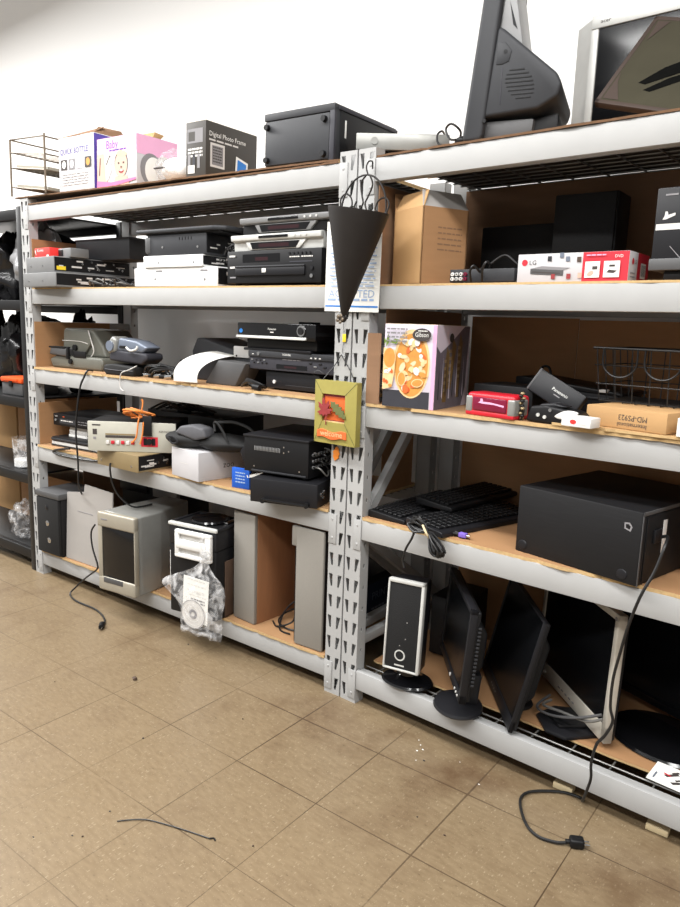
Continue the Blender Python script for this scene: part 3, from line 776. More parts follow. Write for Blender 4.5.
# disc changer and two slim players
cd1 = dev('disc_changer', 'large black disc changer at the bottom of the player stack by the posts', 'electronics', 'L', -.572, 0, z4, 0, .438, .36, .120, blk, ft=.008)
mb = MB(); f = FR(.44, .12)
mb.dq(f, .078, .080, .255, .108, gloss).dq(f, .14, .085, .20, .097, dimred).dq(f, .30, .076, .40, .080, slateprint).lines(f, .30, .092, .045, 1, .01, .004, lightink, 7).lines(f, .352, .092, .05, 1, .01, .004, lightink, 9)
mb.dq(f, .012, .100, .042, .106, lightink).dq(f, .016, .060, .040, .067, lightink).dq(f, .016, .026, .045, .031, greyink).lines(f, .285, .05, .07, 1, .01, .004, lightink, 17); mb.done('display_panel', cd1)
MB().box(.045, -.008, .062, .37, .002, .068, charcoal, .002).box(.045, -.006, .034, .37, .002, .061, blk2, .002).box(.178, -.0075, .044, .196, -.005, .058, paper, .0006).done('disc_drawer', cd1)
for k in range(6): MB().cyl((.30+k*.018, .0, .106), (.30+k*.018, -.004, .106), .004, blk2, 10).done('button', cd1)
for z in (.03, .056): MB().cyl((.40, 0, z), (.40, -.006, z), .0065, chrome if z < .05 else blk2, 14).done('knob', cd1)
def slim_player(label, x, z, m, m2, back, g):
    t = dev('disc_player', label, 'electronics', 'L', x, .012, z, 0, .41, .27, .056, m2, g, ft=0)
    MB().prism([(0, .030), (-.016, .034), (-.018, .052), (0, .056)], 'x', -.002, .412, m, .003).done('front_lip', t)
    MB().prism([(.085, .002), (.315, .002), (.345, .030), (.065, .030)], 'y', -.010, .002, m, .002).done('display_frame', t)
    f = Face((0, -.0102, 0), (1, 0, 0), (0, 0, 1)); mb = MB().dp(f, [(.10, .004), (.30, .004), (.318, .027), (.088, .027)], gloss).dq(f, .13, .010, .27, .022, dimred); mb.done('display', t)
    MB().box(.135, -.0195, .039, .27, -.015, .048, gloss, .001).done('disc_drawer', t)
    mb = MB(); 
    for k in range(3): mb.cyl((.30+k*.025, -.018, .043), (.30+k*.025, -.0205, .043), .004, silver2, 10)
    mb.done('buttons', t); return t
slim_player('bright silver slim player lying on the large black disc changer', -.548, z4+.1206, silver2, silver2, white, None)
slim_player('dark slim player with grey lip at the top of the player stack', -.505, z4+.1206+.0568, mgrey, blk, blk, None)
# ================================================================ LEFT RACK, middle shelf
z3 = S[2]
t = thing('fax_phone', 'olive grey fax phone with raised lid on the middle shelf', 'electronics', 'L', -1.835, .060, z3, 3)
MB().prism([(.0, .0), (.37, 0), (.38, .03), (.37, .06), (.03, .06), (-.02, .04)], 'y', 0, .26, warmsilver if False else olivegrey, .012, 3).done('base_shell', t)
MB().prism([(.04, .06), (.36, .06), (.33, .125), (.27, .185), (.05, .19)], 'y', .035, .25, olivegrey, .012, 3).done('upper_shell', t)
MB().prism([(.06, .085), (.225, .075), (.27, .125), (.25, .178), (.07, .18)], 'y', .022, .037, olivegrey, .005).done('front_cover', t)
MB().tube([(.06, .021, .13), (.19, .021, .13), (.25, .021, .12)], .0016, lightink, 5, 2).tube([(.27, .021, .06), (.292, .021, .09), (.275, .021, .135), (.255, .021, .182)], .0024, lightink, 5, 4).done('seam_trim', t)
MB().prism([(-.005, .062), (.13, .055), (.14, .095), (.01, .10)], 'y', -.012, .034, dgrey, .008, 3).box(-.002, -.014, .094, .12, .02, .102, blk, .002).done('handset', t)
MB().box(.13, -.015, .045, .145, .0, .10, blk, .004).box(.17, -.002, .055, .26, .002, .085, blk, .002).cyl((.155, -.004, .035), (.155, -.012, .035), .012, blk, 16).cyl((.16, .02, .10), (.16, .01, .10), .014, blk, 16).done('control_keys', t)
# camcorder on black case
t = thing('battery_case', 'flat black padded case under the blue-grey camcorder', 'case', 'L', -1.345, .0, z3, 3)
MB().prism([(0, .02), (.02, .0), (.20, 0), (.205, .04), (.06, .048), (.01, .042)], 'y', 0, .15, fabric, .008, 3).done('case_body', t)
MB().tube([(.02, -.001, .024), (.10, -.002, .022), (.2, -.001, .024)], .0018, greyfab, 5, 2).done('zipper', t)
t = thing('camcorder', 'blue-grey handheld camcorder lying on a flat black case', 'camera', 'L', -1.315, .012, z3+.0495, 5)
MB().prism([(.0, .012), (.20, .002), (.235, .025), (.23, .05), (.01, .06)], 'y', 0, .10, slateprint, .010, 3).done('lower_body', t)
MB().prism([(.045, .055), (.20, .05), (.235, .075), (.17, .10), (.06, .112)], 'y', .005, .09, slate, .010, 3).done('upper_body', t)
MB().prism([(-.004, .04), (.05, .05), (.055, .105), (.03, .12), (.008, .10)], 'y', -.006, .08, silver, .012, 3).cyl((.02, -.004, .075), (.02, -.012, .075), .022, slate, 20).done('lens_barrel', t)
MB().tube([(.12, -.006, .072), (.15, -.012, .06), (.185, -.012, .066), (.19, -.008, .08)], .005, silver2, 8, 4).box(.07, -.002, .068, .11, .006, .078, blk, .002).done('grip_trim', t)
cord('thin_cable', 'thin pale cable curling down from the blue-grey camcorder over the beam', 'L', [(-1.09, -.012, z3+.05), (-1.14, -.016, z3+.030), (-1.185, -.018, z3+.015), (-1.205, -.012, z3-.02), (-1.205, -.010, z3-.05), (-1.185, -.010, z3-.062)], .0022, lightink)
mb = MB(); q = random.Random(5)
for k in range(10):
    x = q.uniform(0, .06); y = q.uniform(0, .06)
    mb.tube([(x, y, .004), (x+.05, y-.02, .03+.006*(k % 5)), (x+.11, y+.02, .035+.004*(k % 4)), (x+.16, y, .02), (x+.13, y+.04, .008), (x+.02, y+.05, .02)], .0042, wirem, 6, 4)
for k in range(5): mb.cyl((.02+k*.034, .0, .008), (.05+k*.034, .01, .012), .008, blk if k % 2 else chrome, 10)
t = mb.done('cable_heap'); place(t, 'L', -1.135, .045, z3+.0005); tag(t, 'heap of black cables and plugs right of the camcorder', 'cables')
t = dev('power_adapter', 'dark grey adapter block beside the curled white paper', 'adapter', 'L', -1.075, .185, z3, 0, .11, .07, .045, dgrey, ft=0)
MB().box(.012, .01, .0455, .10, .06, .075, blk2, .004).done('plug_block', t)
# receipt printer with curled paper
t = thing('receipt_printer', 'dark grey desk machine with a curl of white paper', 'electronics', 'L', -.952, .104, z3, -3)
MB().prism([(0, 0), (.355, 0), (.365, .05), (.35, .115), (.28, .130), (.07, .175), (.03, .172), (.0, .12)], 'y', .06, .26, charcoal, .008, 3).done('casing', t)
MB().prism([(.19, .0), (.37, .0), (.43, .09), (.27, .095)], 'y', -.03, .06, dgrey, .006).done('front_slope', t)
MB().box(.27, .05, .105, .36, .062, .150, lightink, .004).cyl((.29, .048, .112), (.29, .05, .112), .004, blk, 8).done('keypad', t)
mb = MB()
def curl(u, v):
    th_ = R(100)*u
    return Vector((.110+.120*v+.055*(1-u)**1.3, .075-.20*math.sin(th_)*.98+.02*v, .006+.118*math.cos(th_*.9)**.8*(1-.10*v)))
mb.grid(curl, 18, 8, paper, .0012).done('paper_strip', t, 80)
mb = MB(); mb.tube([(0, 0, .008), (.05, -.02, .03), (.10, .0, .012), (.06, .03, .006), (.01, .02, .02), (.04, -.01, .035), (.11, -.012, .02), (.10, .02, .008), (.03, .01, .012)], .0055, wirem, 7, 5).cyl((.08, -.022, .012), (.115, -.025, .010), .011, blk, 12)
t = mb.done('cable_coil'); place(t, 'L', -.518, .026, z3+.001); tag(t, 'coiled black cable in front of the lowest video recorder', 'cables')
# three recorders
v = dev('video_recorder', 'lowest black recorder of the three stacked on the middle shelf', 'electronics', 'L', -.452, .085, z3, -2, .262, .30, .068, blk2, ft=.006)
MB().cyl((.045, 0, .03), (.045, -.004, .03), .007, lightink, 12).box(.10, -.001, .02, .25, .001, .022, charcoal, .0004).done('front_mark', v)
v = dev('video_recorder', 'middle recorder of the three stacked, with button rows', 'electronics', 'L', -.525, .072, z3+.0686, -2, .415, .32, .072, slateprint, ft=.004)
MB().box(-.002, -.006, .05, .417, .002, .0725, charcoal, .003).done('front_strip', v)
mb = MB(); f = Face((0, -.0062, 0), (1, 0, 0), (0, 0, 1)); mb.dt(f, 'TOSHIBA', .175, .060, .010, paper).dq(f, .02, .058, .03, .061, lightink); f2 = FR(.4, .07); mb.lines(f2, .17, .044, .09, 1, .01, .003, greyink, 6).dq(f2, .14, .012, .29, .028, gloss).dq(f2, .18, .016, .24, .023, dimred)
for k in range(3): mb.dq(f, .31+k*.02, .056, .318+k*.02, .06, lightink)
mb.done('front_print', v)
MB().cyl((.055, -.005, .062), (.055, -.010, .062), .007, chrome, 12).done('power_button', v)
for k in range(12): MB().box(.012+k*.0105 if k < 8 else .30+(k-8)*.022, -.003, .026 if k % 2 else .036, .020+k*.0105 if k < 8 else .314+(k-8)*.022, .001, .031 if k % 2 else .041, mgrey if k % 3 == 0 else blk, .001).done('button', v)
v = dev('video_recorder', 'topmost glossy black recorder of the three stacked, with silver edge', 'electronics', 'L', -.572, .055, z3+.1842-.0, -4, .400, .30, .058, gloss, ft=0)
MB().prism([(0, .004), (.0, .012), (-.006, .012), (-.008, .003)], 'x', 0, .36, silver2, .001).done('silver_edge', v)
mb = MB(); f = FR(.4, .06); mb.dt(f, 'Panasonic', .165, .034, .011, paper).dq(f, .178, .024, .195, .028, lightink).de(f, .02, .028, .010, .008, bluepr).done('front_print', v)
MB().cyl((.335, 0, .034), (.335, -.006, .034), .019, chrome, 24).cyl((.335, -.005, .034), (.335, -.009, .034), .013, blk, 20).done('jog_dial', v)
MB().box(.02, .03, -.034, .38, .27, -.0008, blk, .003).box(.012, .02, -.0435, .36, .26, -.034, blk2, .002).done('under_tray', v)
MB().box(.27, .05, .0581, .33, .10, .066, blk, .002).done('top_block', v)
# ================================================================ LEFT RACK, second shelf
z2 = S[1]
t = dev('slim_player', 'slim silver player at the bottom, under the black recorder near the left end', 'electronics', 'L', -1.815, .03, z2, 4, .36, .24, .024, silver2, ft=0)
MB().box(.0, -.004, .004, .36, .002, .010, blk, .001).done('disc_slot', t)
t = dev('slim_player', 'slim black player lying on the slim silver one near the left end', 'electronics', 'L', -1.812, .03, z2+.0246, 4, .35, .24, .022, blk, ft=0)
MB().box(.0, -.004, .006, .35, .002, .016, charcoal, .001).done('front_strip', t)
t = thing('instruction_pad', 'little pile of white manuals on the slim black player', 'paper', 'L', -1.745, .08, z2+.0471, 6)
for k in range(4): MB().box(.003*(k % 2), .002*k, .0125*k, .13, .15, .0125*k+.0118, paper if k % 2 == 0 else lightink, .0008).done('manual', t)
t = dev('video_recorder', 'black recorder lying on the white manuals near the left end', 'electronics', 'L', -1.835, .055, z2+.0984, 4, .345, .26, .058, blk, ft=0)
mb = MB(); f = FR(.345, .058); mb.dt(f, 'SONY', .012, .042, .009, lightink).dq(f, .05, .012, .17, .036, charcoal).lines(f, .06, .024, .09, 1, .01, .005, lightink, 8).lines(f, .19, .03, .12, 2, .012, .003, greyink, 3).dq(f, .075, .044, .09, .047, orange).done('front_print', t)
MB().cyl((.022, 0, .026), (.022, -.004, .026), .006, mgrey, 12).done('power_button', t)
t = dev('component_box', 'wide flat black unit deep behind the silver cassette deck', 'electronics', 'L', -1.42, .30, z2, 0, .52, .26, .20, blk2, ft=.006)
f = FR(.52, .20); mb = MB().dq(f, .02, .14, .3, .15, charcoal); mb.done('front_print', t)
# gold box and silver deck on it
t = dev('antenna_box', 'gold metal box with black socket panel, under the silver deck', 'electronics', 'L', -1.272, -.088, z2, 0, .278, .27, .072, champ, ft=0)
f = Face((.278, 0, 0), (0, 1, 0), (0, 0, 1)); rear_panel(t, f, .27, .072, 31)
screws(t, [(.03, 0, .024), (.235, 0, .022)], r=.006)
w, d, h = .370, .22, .125
t = dev('cassette_deck', 'pale silver deck with red push buttons and orange cable on top', 'electronics', 'L', -1.238, -.150, z2+.0728, 36, w, d, h, blk, ft=0)
MB().box(0, -.010, 0, w, .0005, h, cream, .003).done('front_panel', t)
f = Face((0, -.0101, 0), (1, 0, 0), (0, 0, 1)); mb = MB()
mb.dq(f, .02, h-.018, .055, h-.012, ink).dq(f, .022, h-.055, .04, h-.032, ink).dq(f, .024, h-.075, .036, h-.065, greyink).dq(f, .075, .058, .20, .068, ink).dq(f, .075, .070, .20, .076, champ)
mb.dq(f, .225, .024, .295, .066, redp).dq(f, .235, .03, .25, .06, blk).dq(f, .27, .03, .285, .06, blk).dt(f, 'KENWOOD', .30, .086, .012, ink); mb.done('front_print', t)
for k in range(6): MB().box(.078+k*.021, -.016, .030+(k % 2)*.002, .092+k*.021, -.009, .046, redp if k % 2 else lightink, .002).done('push_button', t)
MB().cyl((.26, -.01, .046), (.26, -.022, .046), .013, blk, 18).done('knob', t)
mb = MB(); q = random.Random(4)
for k in range(7):
    a = q.uniform(-.02, .02)
    mb.tube([(.02+a, .05, .010), (-.03+a, .02, .03+.004*k), (.02, -.01+a, .05), (.07+a, .02, .03), (.05, .05, .02), (.0+a, .03, .012)], .0034, orangewire, 6, 5)
mb.tube([(.03, -.004, .03), (.028, -.020, .0), (.02, -.022, -.06), (.0, -.022, -.085)], .0035, orangewire, 6, 5).tube([(.05, -.004, .03), (.05, -.02, .0), (.045, -.021, -.05), (.035, -.022, -.09)], .0035, orangewire, 6, 5).tube([(.035, .0, .035), (.04, .01, .08), (.035, .012, .095)], .0034, orangewire, 6, 4)
mb.box(.045, -.022, -.055, .085, -.016, .03, blk, .004)
t = mb.done('orange_cable'); place(t, 'L', -1.085, -.040, z2+.0728+h+.001, 36); tag(t, 'bundled orange speaker cable draped over the silver deck', 'cables')
mb = MB(); q = random.Random(14)
for k in range(9):
    x = q.uniform(0, .22); y = q.uniform(0, .12); mb.tube([(x, y, .008), (x+.06, y+.03, .03+.005*(k % 4)), (x+.14, y, .02+.004*k), (x+.18, y+.05, .008), (x+.05, y+.07, .018)], .005, wirem, 6, 4)
t = mb.done('cable_heap'); place(t, 'L', -1.38, .24, z2+.2006); tag(t, 'heap of black cables on the flat black unit behind the silver deck', 'cables')
cord('black_cable', 'black cable looped under the slim players at the shelf edge', 'L', [(-1.60, -.010, z2+.016), (-1.70, -.012, z2-.002), (-1.74, -.008, z2-.014), (-1.72, -.008, z2-.024), (-1.60, -.008, z2-.026), (-1.45, -.008, z2-.020), (-1.35, -.008, z2-.01)], .005)
# white carton with padded bag
t = thing('product_box', 'white carton marked zoo under the black padded bag', 'box', 'L', -.886, -.002, z2, -8)
w, d, h = .19, .24, .115
mb = MB().box(0, 0, 0, w, d, h, boxwhite, .0015); f = FR(w, h); g = RT(w)
mb.dt(g, 'zoo', .118, .045, .036, ink, sx=1).lines(f, .06, .06, .055, 1, .01, .003, lightink, 3).dq(g, .002, .012, d-.002, .013, lightink); mb.done('carton_body', t)
MB().box(.002, .002, h, w*.5, d-.002, h+.0012, white, 0).done('top_flap', t)
t = thing('padded_bag', 'black padded bag with grey panel lying on the white carton', 'bag', 'L', -.915, -.050, z2+.1168, 10)
MB().blob((.10, .075, .034), (.108, .065, .035), fabric, .06, 4, 32, 20, 2, .0).done('end_pouch', t, 60)
MB().blob((.27, .09, .032), (.15, .070, .036), fabric, .10, 6, 32, 20, 5, .0).done('bag_body', t, 60)
MB().prism([(.07, .062), (.17, .04), (.23, .055), (.215, .09), (.16, .100), (.10, .092)], 'y', .015, .085, greyfab, .010, 3).done('grey_panel', t)
MB().tube([(.05, .012, .045), (.07, .010, .045), (.095, .008, .028), (.07, .008, .020), (.052, .012, .032)], .004, blk2, 7, 4).done('buckle', t)
mb = MB().tube([(.27, .02, .085), (.26, .03, .115), (.28, .02, .12), (.31, .02, .085), (.33, .02, .05)], .005, fabric, 7, 5).tube([(.28, .03, .12), (.35, .04, .125), (.43, .04, .10), (.44, .05, .04)], .006, fabric, 7, 5); mb.done('strap', t)
MB().prism([(.40, -.02), (.455, .0), (.45, .05), (.42, .065), (.385, .02)], 'y', .02, .05, blk2, .006).done('end_clip', t)
# receiver on black amplifier
t = dev('amplifier', 'low black unit with front bar handle under the black receiver', 'electronics', 'L', -.345, -.105, z2, 17, .255, .27, .084, blk2, ft=0)
MB().tube([(.055, -.004, .010), (.055, -.014, .016), (.22, -.014, .010), (.22, -.004, .006)], .004, gloss, 8, 1).done('bar_handle', t)
for x in (.055, .22): MB().cyl((x, -.003, .010), (x, -.016, .010), .009, blk, 14).done('handle_end', t)
f = Face((.255, 0, 0), (0, 1, 0), (0, 0, 1)); sockets(t, f, [(.03, .045), (.05, .03), (.055, .05)], .007)
t = dev('receiver', 'black receiver with vented side and cabled rear panel, on the low black unit', 'electronics', 'L', -.425, -.055, z2+.0848, 9, .270, .34, .142, blk, ft=.008)
MB().box(-.003, -.004, .135, .273, .34, .1425, blk2, .002).box(.035, -.004, .012, .262, .002, .018, charcoal, .001).done('top_cover', t)
mb = MB()
for k in range(18): mb.box(.045+k*.0062, -.0012, .088, .0485+k*.0062, .001, .104, mgrey, .0003)
mb.done('vent_slots', t)
screws(t, [(.045, 0, .03), (.235, 0, .03), (.17, 0, .09), (.17, 0, .11), (.19, 0, .097)], r=.003)
f = Face((.270, 0, 0), (0, 1, 0), (0, 0, 1)); rear_panel(t, f, .34, .142, 41)
sockets(t, f, [(.03+.02*(k % 8), .045+.022*(k//8)) for k in range(24)], .006, mgrey)
mb = MB(); q = random.Random(6)
for k in range(10):
    y = .03+.02*k; z = .04+.02*(k % 4); mb.tube([(.0, y, z), (.02, y, z-.005), (.035, y+.02, z-.03-.004*k % .02), (.02, y+.06, .02), (.01, y+.07, .012)], .003, wirem if k % 3 else wiregrey, 6, 4)
t = mb.done('cable_tangle'); place(t, 'L', -.146, -.01, z2+.092, 9); tag(t, 'cables plugged into the rear of the black receiver by the posts', 'cables')
t = thing('accessory_packet', 'small bright blue packet with white tag between carton and black unit', 'packet', 'L', -.548, .005, z2, 8)
mb = MB().box(0, 0, 0, .082, .014, .078, blue, .002); f = FR(.08, .07); mb.lines(f, .018, .058, .045, 4, .012, .005, palebl, 3); mb.done('packet_body', t)
MB().add([(.07, -.001, .055), (.16, .02, .078), (.16, .02, .070), (.075, -.001, .045), (.07, .001, .055), (.16, .022, .078), (.16, .022, .070), (.075, .001, .045)], [(0, 3, 2, 1), (4, 5, 6, 7), (0, 1, 5, 4), (1, 2, 6, 5), (2, 3, 7, 6), (3, 0, 4, 7)], paper, False).done('paper_tag', t)
# ================================================================ LEFT RACK, lowest shelf
z1 = S[0]
t = thing('loudspeaker', 'black grille speaker with grey top at the left end of the lowest shelf', 'speaker', 'L', -1.874, -.030, z1, 2)
w, d, h = .185, .215, .318
MB().box(0, .014, 0, w, d, h-.03, vinyl, .003).done('cabinet', t); MB().box(-.004, -.004, h-.03, w+.006, d+.004, h, warmsilver if False else dgrey, .006).done('top_cap', t)
MB().box(.004, -.002, .006, w-.004, .015, h-.032, blkgrille, .004).done('grille', t)
for x, z in ((.09, .16), (.10, .075), (.09, .24)): MB().lathe([(.0, .004), (.004, .0035), (.010, .0015), (.014, 0)], (0, 0, 0), chrome if z < .2 else blk2, 16).done('driver_cap', t).matrix_local = Matrix.Translation((x, -.0022, z)) @ Matrix.Rotation(R(90), 4, 'X')
t = sheet('L', -1.682, .004, z1+.002, .40, .36, 1.5, 'x', greyboard, 3, .006, 'white_panel', [(0, 0), (.25, 0), (.345, .08), (.345, .372), (.137, .382), (.132, .345), (0, .325)])
t['label'] = 'notched white board standing between the black grille speaker and the silver cabinet'; t['category'] = 'board'
mb = MB(); mb.M = Matrix.Rotation(R(-3), 4, 'X'); mb.box(.085, -.0012, .245, .205, .0005, .2475, greyink, .0003); mb.done('slit', t)
t = dev('component_box', 'grey and black unit standing behind the notched white board', 'electronics', 'L', -1.66, .32, z1, 3, .42, .20, .345, blk, ft=.006)
MB().box(-.004, -.012, .30, .20, .004, .345, blk2, .003).box(.25, -.02, .30, .42, .004, .35, mgrey, .004).done('front_panel', t)
# silver cabinet
t = thing('speaker_cabinet', 'large silver cabinet with dark glass front overhanging the lowest shelf', 'speaker', 'L', -1.212, -.122, z1, 7)
w, d, h = .212, .37, .345
MB().prism([(0, .02), (w-.012, .0), (w, .03), (w+.004, .14), (w-.045, d), (.03, d), (0, .14)], 'z', .0, h, silver, .008, 3).done('cabinet', t)
MB().box(-.004, -.016, .0, w+.002, .014, .062, warmsilver, .008, 3).box(-.004, -.016, h-.062, w+.002, .014, h+.002, warmsilver, .008, 3).box(-.004, -.014, .05, .022, .012, h-.05, warmsilver, .006).box(w-.004, -.012, .05, w+.002, .012, h-.05, warmsilver, .003).done('front_bezel', t)
MB().box(.016, -.010, .045, w-.001, .016, h-.056, gloss, .004).done('dark_front', t)
MB().box(.03, -.0175, .038, .145, -.012, .060, dgrey, .002).done('control_strip', t)
MB().box(.022, -.0172, h-.030, .058, -.0155, h-.024, greyink, .0004).done('badge', t)
mb = MB()
for k in range(6): mb.cyl((w-.04, d*.7, .16+k*.022), (w-.012, d*.7, .16+k*.022), .008, blk, 12)
mb.done('rear_terminals', t)
# black appliance
t = thing('kitchen_appliance', 'black boxy appliance with white front frame and round lid recess', 'appliance', 'L', -.800, -.088, z1, 8)
w, d, h = .235, .19, .375
MB().box(0, 0, 0, w, d, h-.09, blk, .006).done('lower_body', t)
MB().box(-.002, -.002, h-.09, w+.002, d+.002, h-.012, blk2, .006).done('upper_body', t)
MB().box(-.004, -.006, h-.014, w+.004, .014, h, silver2, .004).box(w-.008, .0, h-.014, w+.005, d+.004, h, blk2, .004).box(-.004, .01, h-.014, .01, d+.004, h, blk2, .004).box(0, d-.02, h-.014, w, d+.004, h, blk2, .004).box(0, .01, h-.014, w, d-.01, h-.006, blk, .001).done('top_rim', t)
MB().lathe([(.0, .001), (.045, .001), (.052, .003), (.066, .012), (.074, .013), (.078, .006)], (w*.52, d*.55, h-.0058), gloss, 36).done('round_lid', t)
MB().box(w-.04, d*.5, h-.006, w-.02, d*.8, h+.004, chrome, .004).done('lid_catch', t)
x0, x1, za, zb = .042, .222, h-.135, h-.022
mb = MB().box(x0, -.022, za, x1, -.002, za+.018, white, .006).box(x0, -.022, zb-.018, x1, -.002, zb, white, .006).box(x0, -.022, za+.01, x0+.020, -.002, zb-.01, white, .006).box(x1-.030, -.022, za+.01, x1, -.002, zb-.01, white, .006).box(x0+.01, -.026, za+.040, x1-.02, -.008, za+.075, white, .006); mb.done('front_frame', t)
box_part('frame_recess', t, lightink, x0+.01, -.006, za+.01, x1-.01, -.0015, zb-.01, .001)
MB().box(w+.0002, .05, .006, w+.006, d-.012, .235, frameb, .002).done('side_panel', t)
MB().box(-.010, .01, .09, -.001, .03, .25, white, .004).done('side_cable_guide', t)
# bag with disc tied to the frame
def bagf(u, v):       # hanging flattened film bag, u around, v down
    a = 2*math.pi*u
    prof = [(0, .007), (.05, .012), (.13, .030), (.26, .075), (.45, .100), (.75, .098), (.97, .096), (1, .095)]
    for k in range(len(prof)-1):
        if prof[k][0] <= v <= prof[k+1][0]:
            q = (v-prof[k][0])/(prof[k+1][0]-prof[k][0]); r = prof[k][1]*(1-q)+prof[k+1][1]*q; break
    n = noise.noise(Vector((math.cos(a)*2.2, math.sin(a)*2.2, v*7)))*.5+noise.noise(Vector((math.cos(a)*7, math.sin(a)*7, v*3+4)))*.35
    lobe = .105*max(0, -math.cos(a))**2*math.exp(-((v-.42)/.16)**2)
    x = r*math.cos(a)*(1.05+.10*n) - lobe - .020*v; y = r*.22*math.sin(a)*(1+.5*n)+.012*n*min(1, v*3)
    if v > .97: y *= .25
    return Vector((x+.01, y, -.33*v + .012*n*v))
mb = MB().grid(bagf, 44, 40, film)
t = thing('plastic_bag', 'crinkled clear plastic bag hanging from the white frame of the black appliance', 'bag', 'L', -.600, -.098, z1+.275, 8)
mb.done('bag_film', t, 80)
MB().tube([(0.004, .004, .085), (.002, -.010, .06), (-.002, -.006, .03), (.0, 0, .0), (.004, 0, -.02)], .007, film, 8, 5).blob((.004, 0, -.004), (.017, .014, .020), film, .4, 8, 16, 12, 4).blob((.022, -.004, .006), (.022, .010, .018), film, .5, 9, 18, 12, 7).done('tied_neck', t, 80)
t = thing('disc_in_sleeve', 'white paper sheet and pale disc inside the clear hanging bag', 'disc', 'L', -.720, -.112, z1+.275-.318, 8)
mb = MB(); mb.M = Matrix.Rotation(R(3), 4, 'Y')
mb.box(.015, -.001, .045, .140, .0005, .225, paper, 0); f = Face((0, -.0012, 0), (1, 0, 0), (0, 0, 1)); mb.lines(f, .035, .215, .09, 3, .022, .003, lightink, 7).lines(f, .055, .135, .07, 2, .012, .006, greyink, 9).lines(f, .04, .165, .09, 2, .012, .002, lightink, 11); mb.done('paper_sheet', t)
mb = MB(); mb.cyl((.075, -.004, .072), (.075, -.0025, .072), .060, lightink, 48); f = Face((0, -.0042, 0), (1, 0, 0), (0, 0, 1)); mb.dring(f, .075, .072, .009, .020, greyink).dring(f, .075, .072, .030, .032, paper, 32).dring(f, .075, .072, .044, .046, paper, 32).dring(f, .075, .072, .056, .058, greyink, 40); mb.done('disc', t)
# wood-sided speakers
def tall_speaker(label, x, y, deg, w, d, h, lip):
    t = thing('loudspeaker', label, 'speaker', 'L', x, y, z1, deg)
    MB().box(0, .012, 0, w, d, h, woodp, .002).done('cabinet', t)
    if not lip: MB().box(.001, -.004, .002, w-.002, .0125, h-.001, grille, .003).done('front_grille', t)
    else:
        MB().box(.020, -.022, .002, w-.006, -.008, h-.001, grille, .005).box(0, -.022, h-.075, .03, .004, h-.001, grille, .005).done('front_grille', t)
        MB().box(.008, -.009, .002, w-.008, .0125, h-.006, blk, .002).done('baffle', t)
    return t
tall_speaker('tall wood-sided speaker with grey front beside the black appliance', -.562, .036, -5, .125, .26, .440, False)
tall_speaker('second tall speaker with grey grille, nearest the central posts', -.238, .022, 2, .150, .24, .448, True)
mb = MB().tube([(0, 0, .004), (.05, -.03, .006), (.10, .0, .03), (.06, .06, .05), (.01, .05, .02), (.03, .0, .008), (.11, -.02, .006), (.14, .03, .01), (.08, .09, .06), (.04, .08, .07), (.02, .04, .03), (.07, -.04, .005), (.13, -.05, .005)], .0035, wirem, 7, 6)
t = mb.done('cable_coil'); place(t, 'L', -.405, .095, z1); tag(t, 'loose coil of black cable between the two tall wood-sided speakers', 'cables')
t = thing('storage_crate', 'dark navy crate with pale print behind the second tall speaker', 'box', 'L', -.40, .30, z1, 0)
w, d, h = .30, .24, .20
mb = MB().box(0, 0, 0, w, d, h, navy, .004); g = RT(w); mb.dt(g, 'PRINTS', .03, .10, .045, slate).dring(g, .17, .05, .012, .018, slate).lines(g, .03, .06, .09, 2, .02, .008, slate, 5); mb.done('carton_body', t)
MB().box(-.003, -.003, h-.03, w+.003, d+.003, h+.002, blk2, .003).done('lid', t)
# cables hanging on the left rack
cord('black_cable', 'long black cord hanging from the fax phone down past two shelves', 'L', [(-1.46, .03, z3+.006), (-1.445, -.006, z3+.008), (-1.455, -.018, z3-.02), (-1.487, -.022, .97), (-1.513, -.030, .80), (-1.505, -.030, .64), (-1.525, -.018, .53), (-1.56, .02, .47)], .0042)
cord('black_cable', 'thin black cord dropping from the gold box behind the silver cabinet', 'L', [(-1.17, -.094, z2+.020), (-1.168, -.098, z2-.01), (-1.172, -.085, .60), (-1.16, -.06, .54), (-1.13, -.01, .49), (-1.12, .08, .4875)], .004)
t = thing('black_cable', 'black cord with plug trailing on the floor below the silver cabinet', 'cable', 'L', 0, 0, 0)
MB().tube([(-1.372, -.040, .37), (-1.395, -.046, .33), (-1.385, -.048, .26), (-1.352, -.048, .19), (-1.362, -.046, .16), (-1.45, -.042, .10), (-1.52, -.05, .040), (-1.535, -.075, .0065), (-1.44, -.105, .0062), (-1.30, -.105, .0062), (-1.20, -.13, .0062), (-1.138, -.165, .0062), (-1.12, -.19, .008)], .0040, wirem, 8, 6).done('cord', t)
mb = MB().cyl((-1.122, -.188, .011), (-1.098, -.212, .012), .013, blk, 14, .010)
for s in (-1, 1): mb.cyl((-1.098+s*.004, -.212+s*.004, .012), (-1.087+s*.004, -.224+s*.004, .012), .002, chrome, 8)
mb.done('plug', t)
# ================================================================ RIGHT RACK, top
zt = Z[4]+.0068
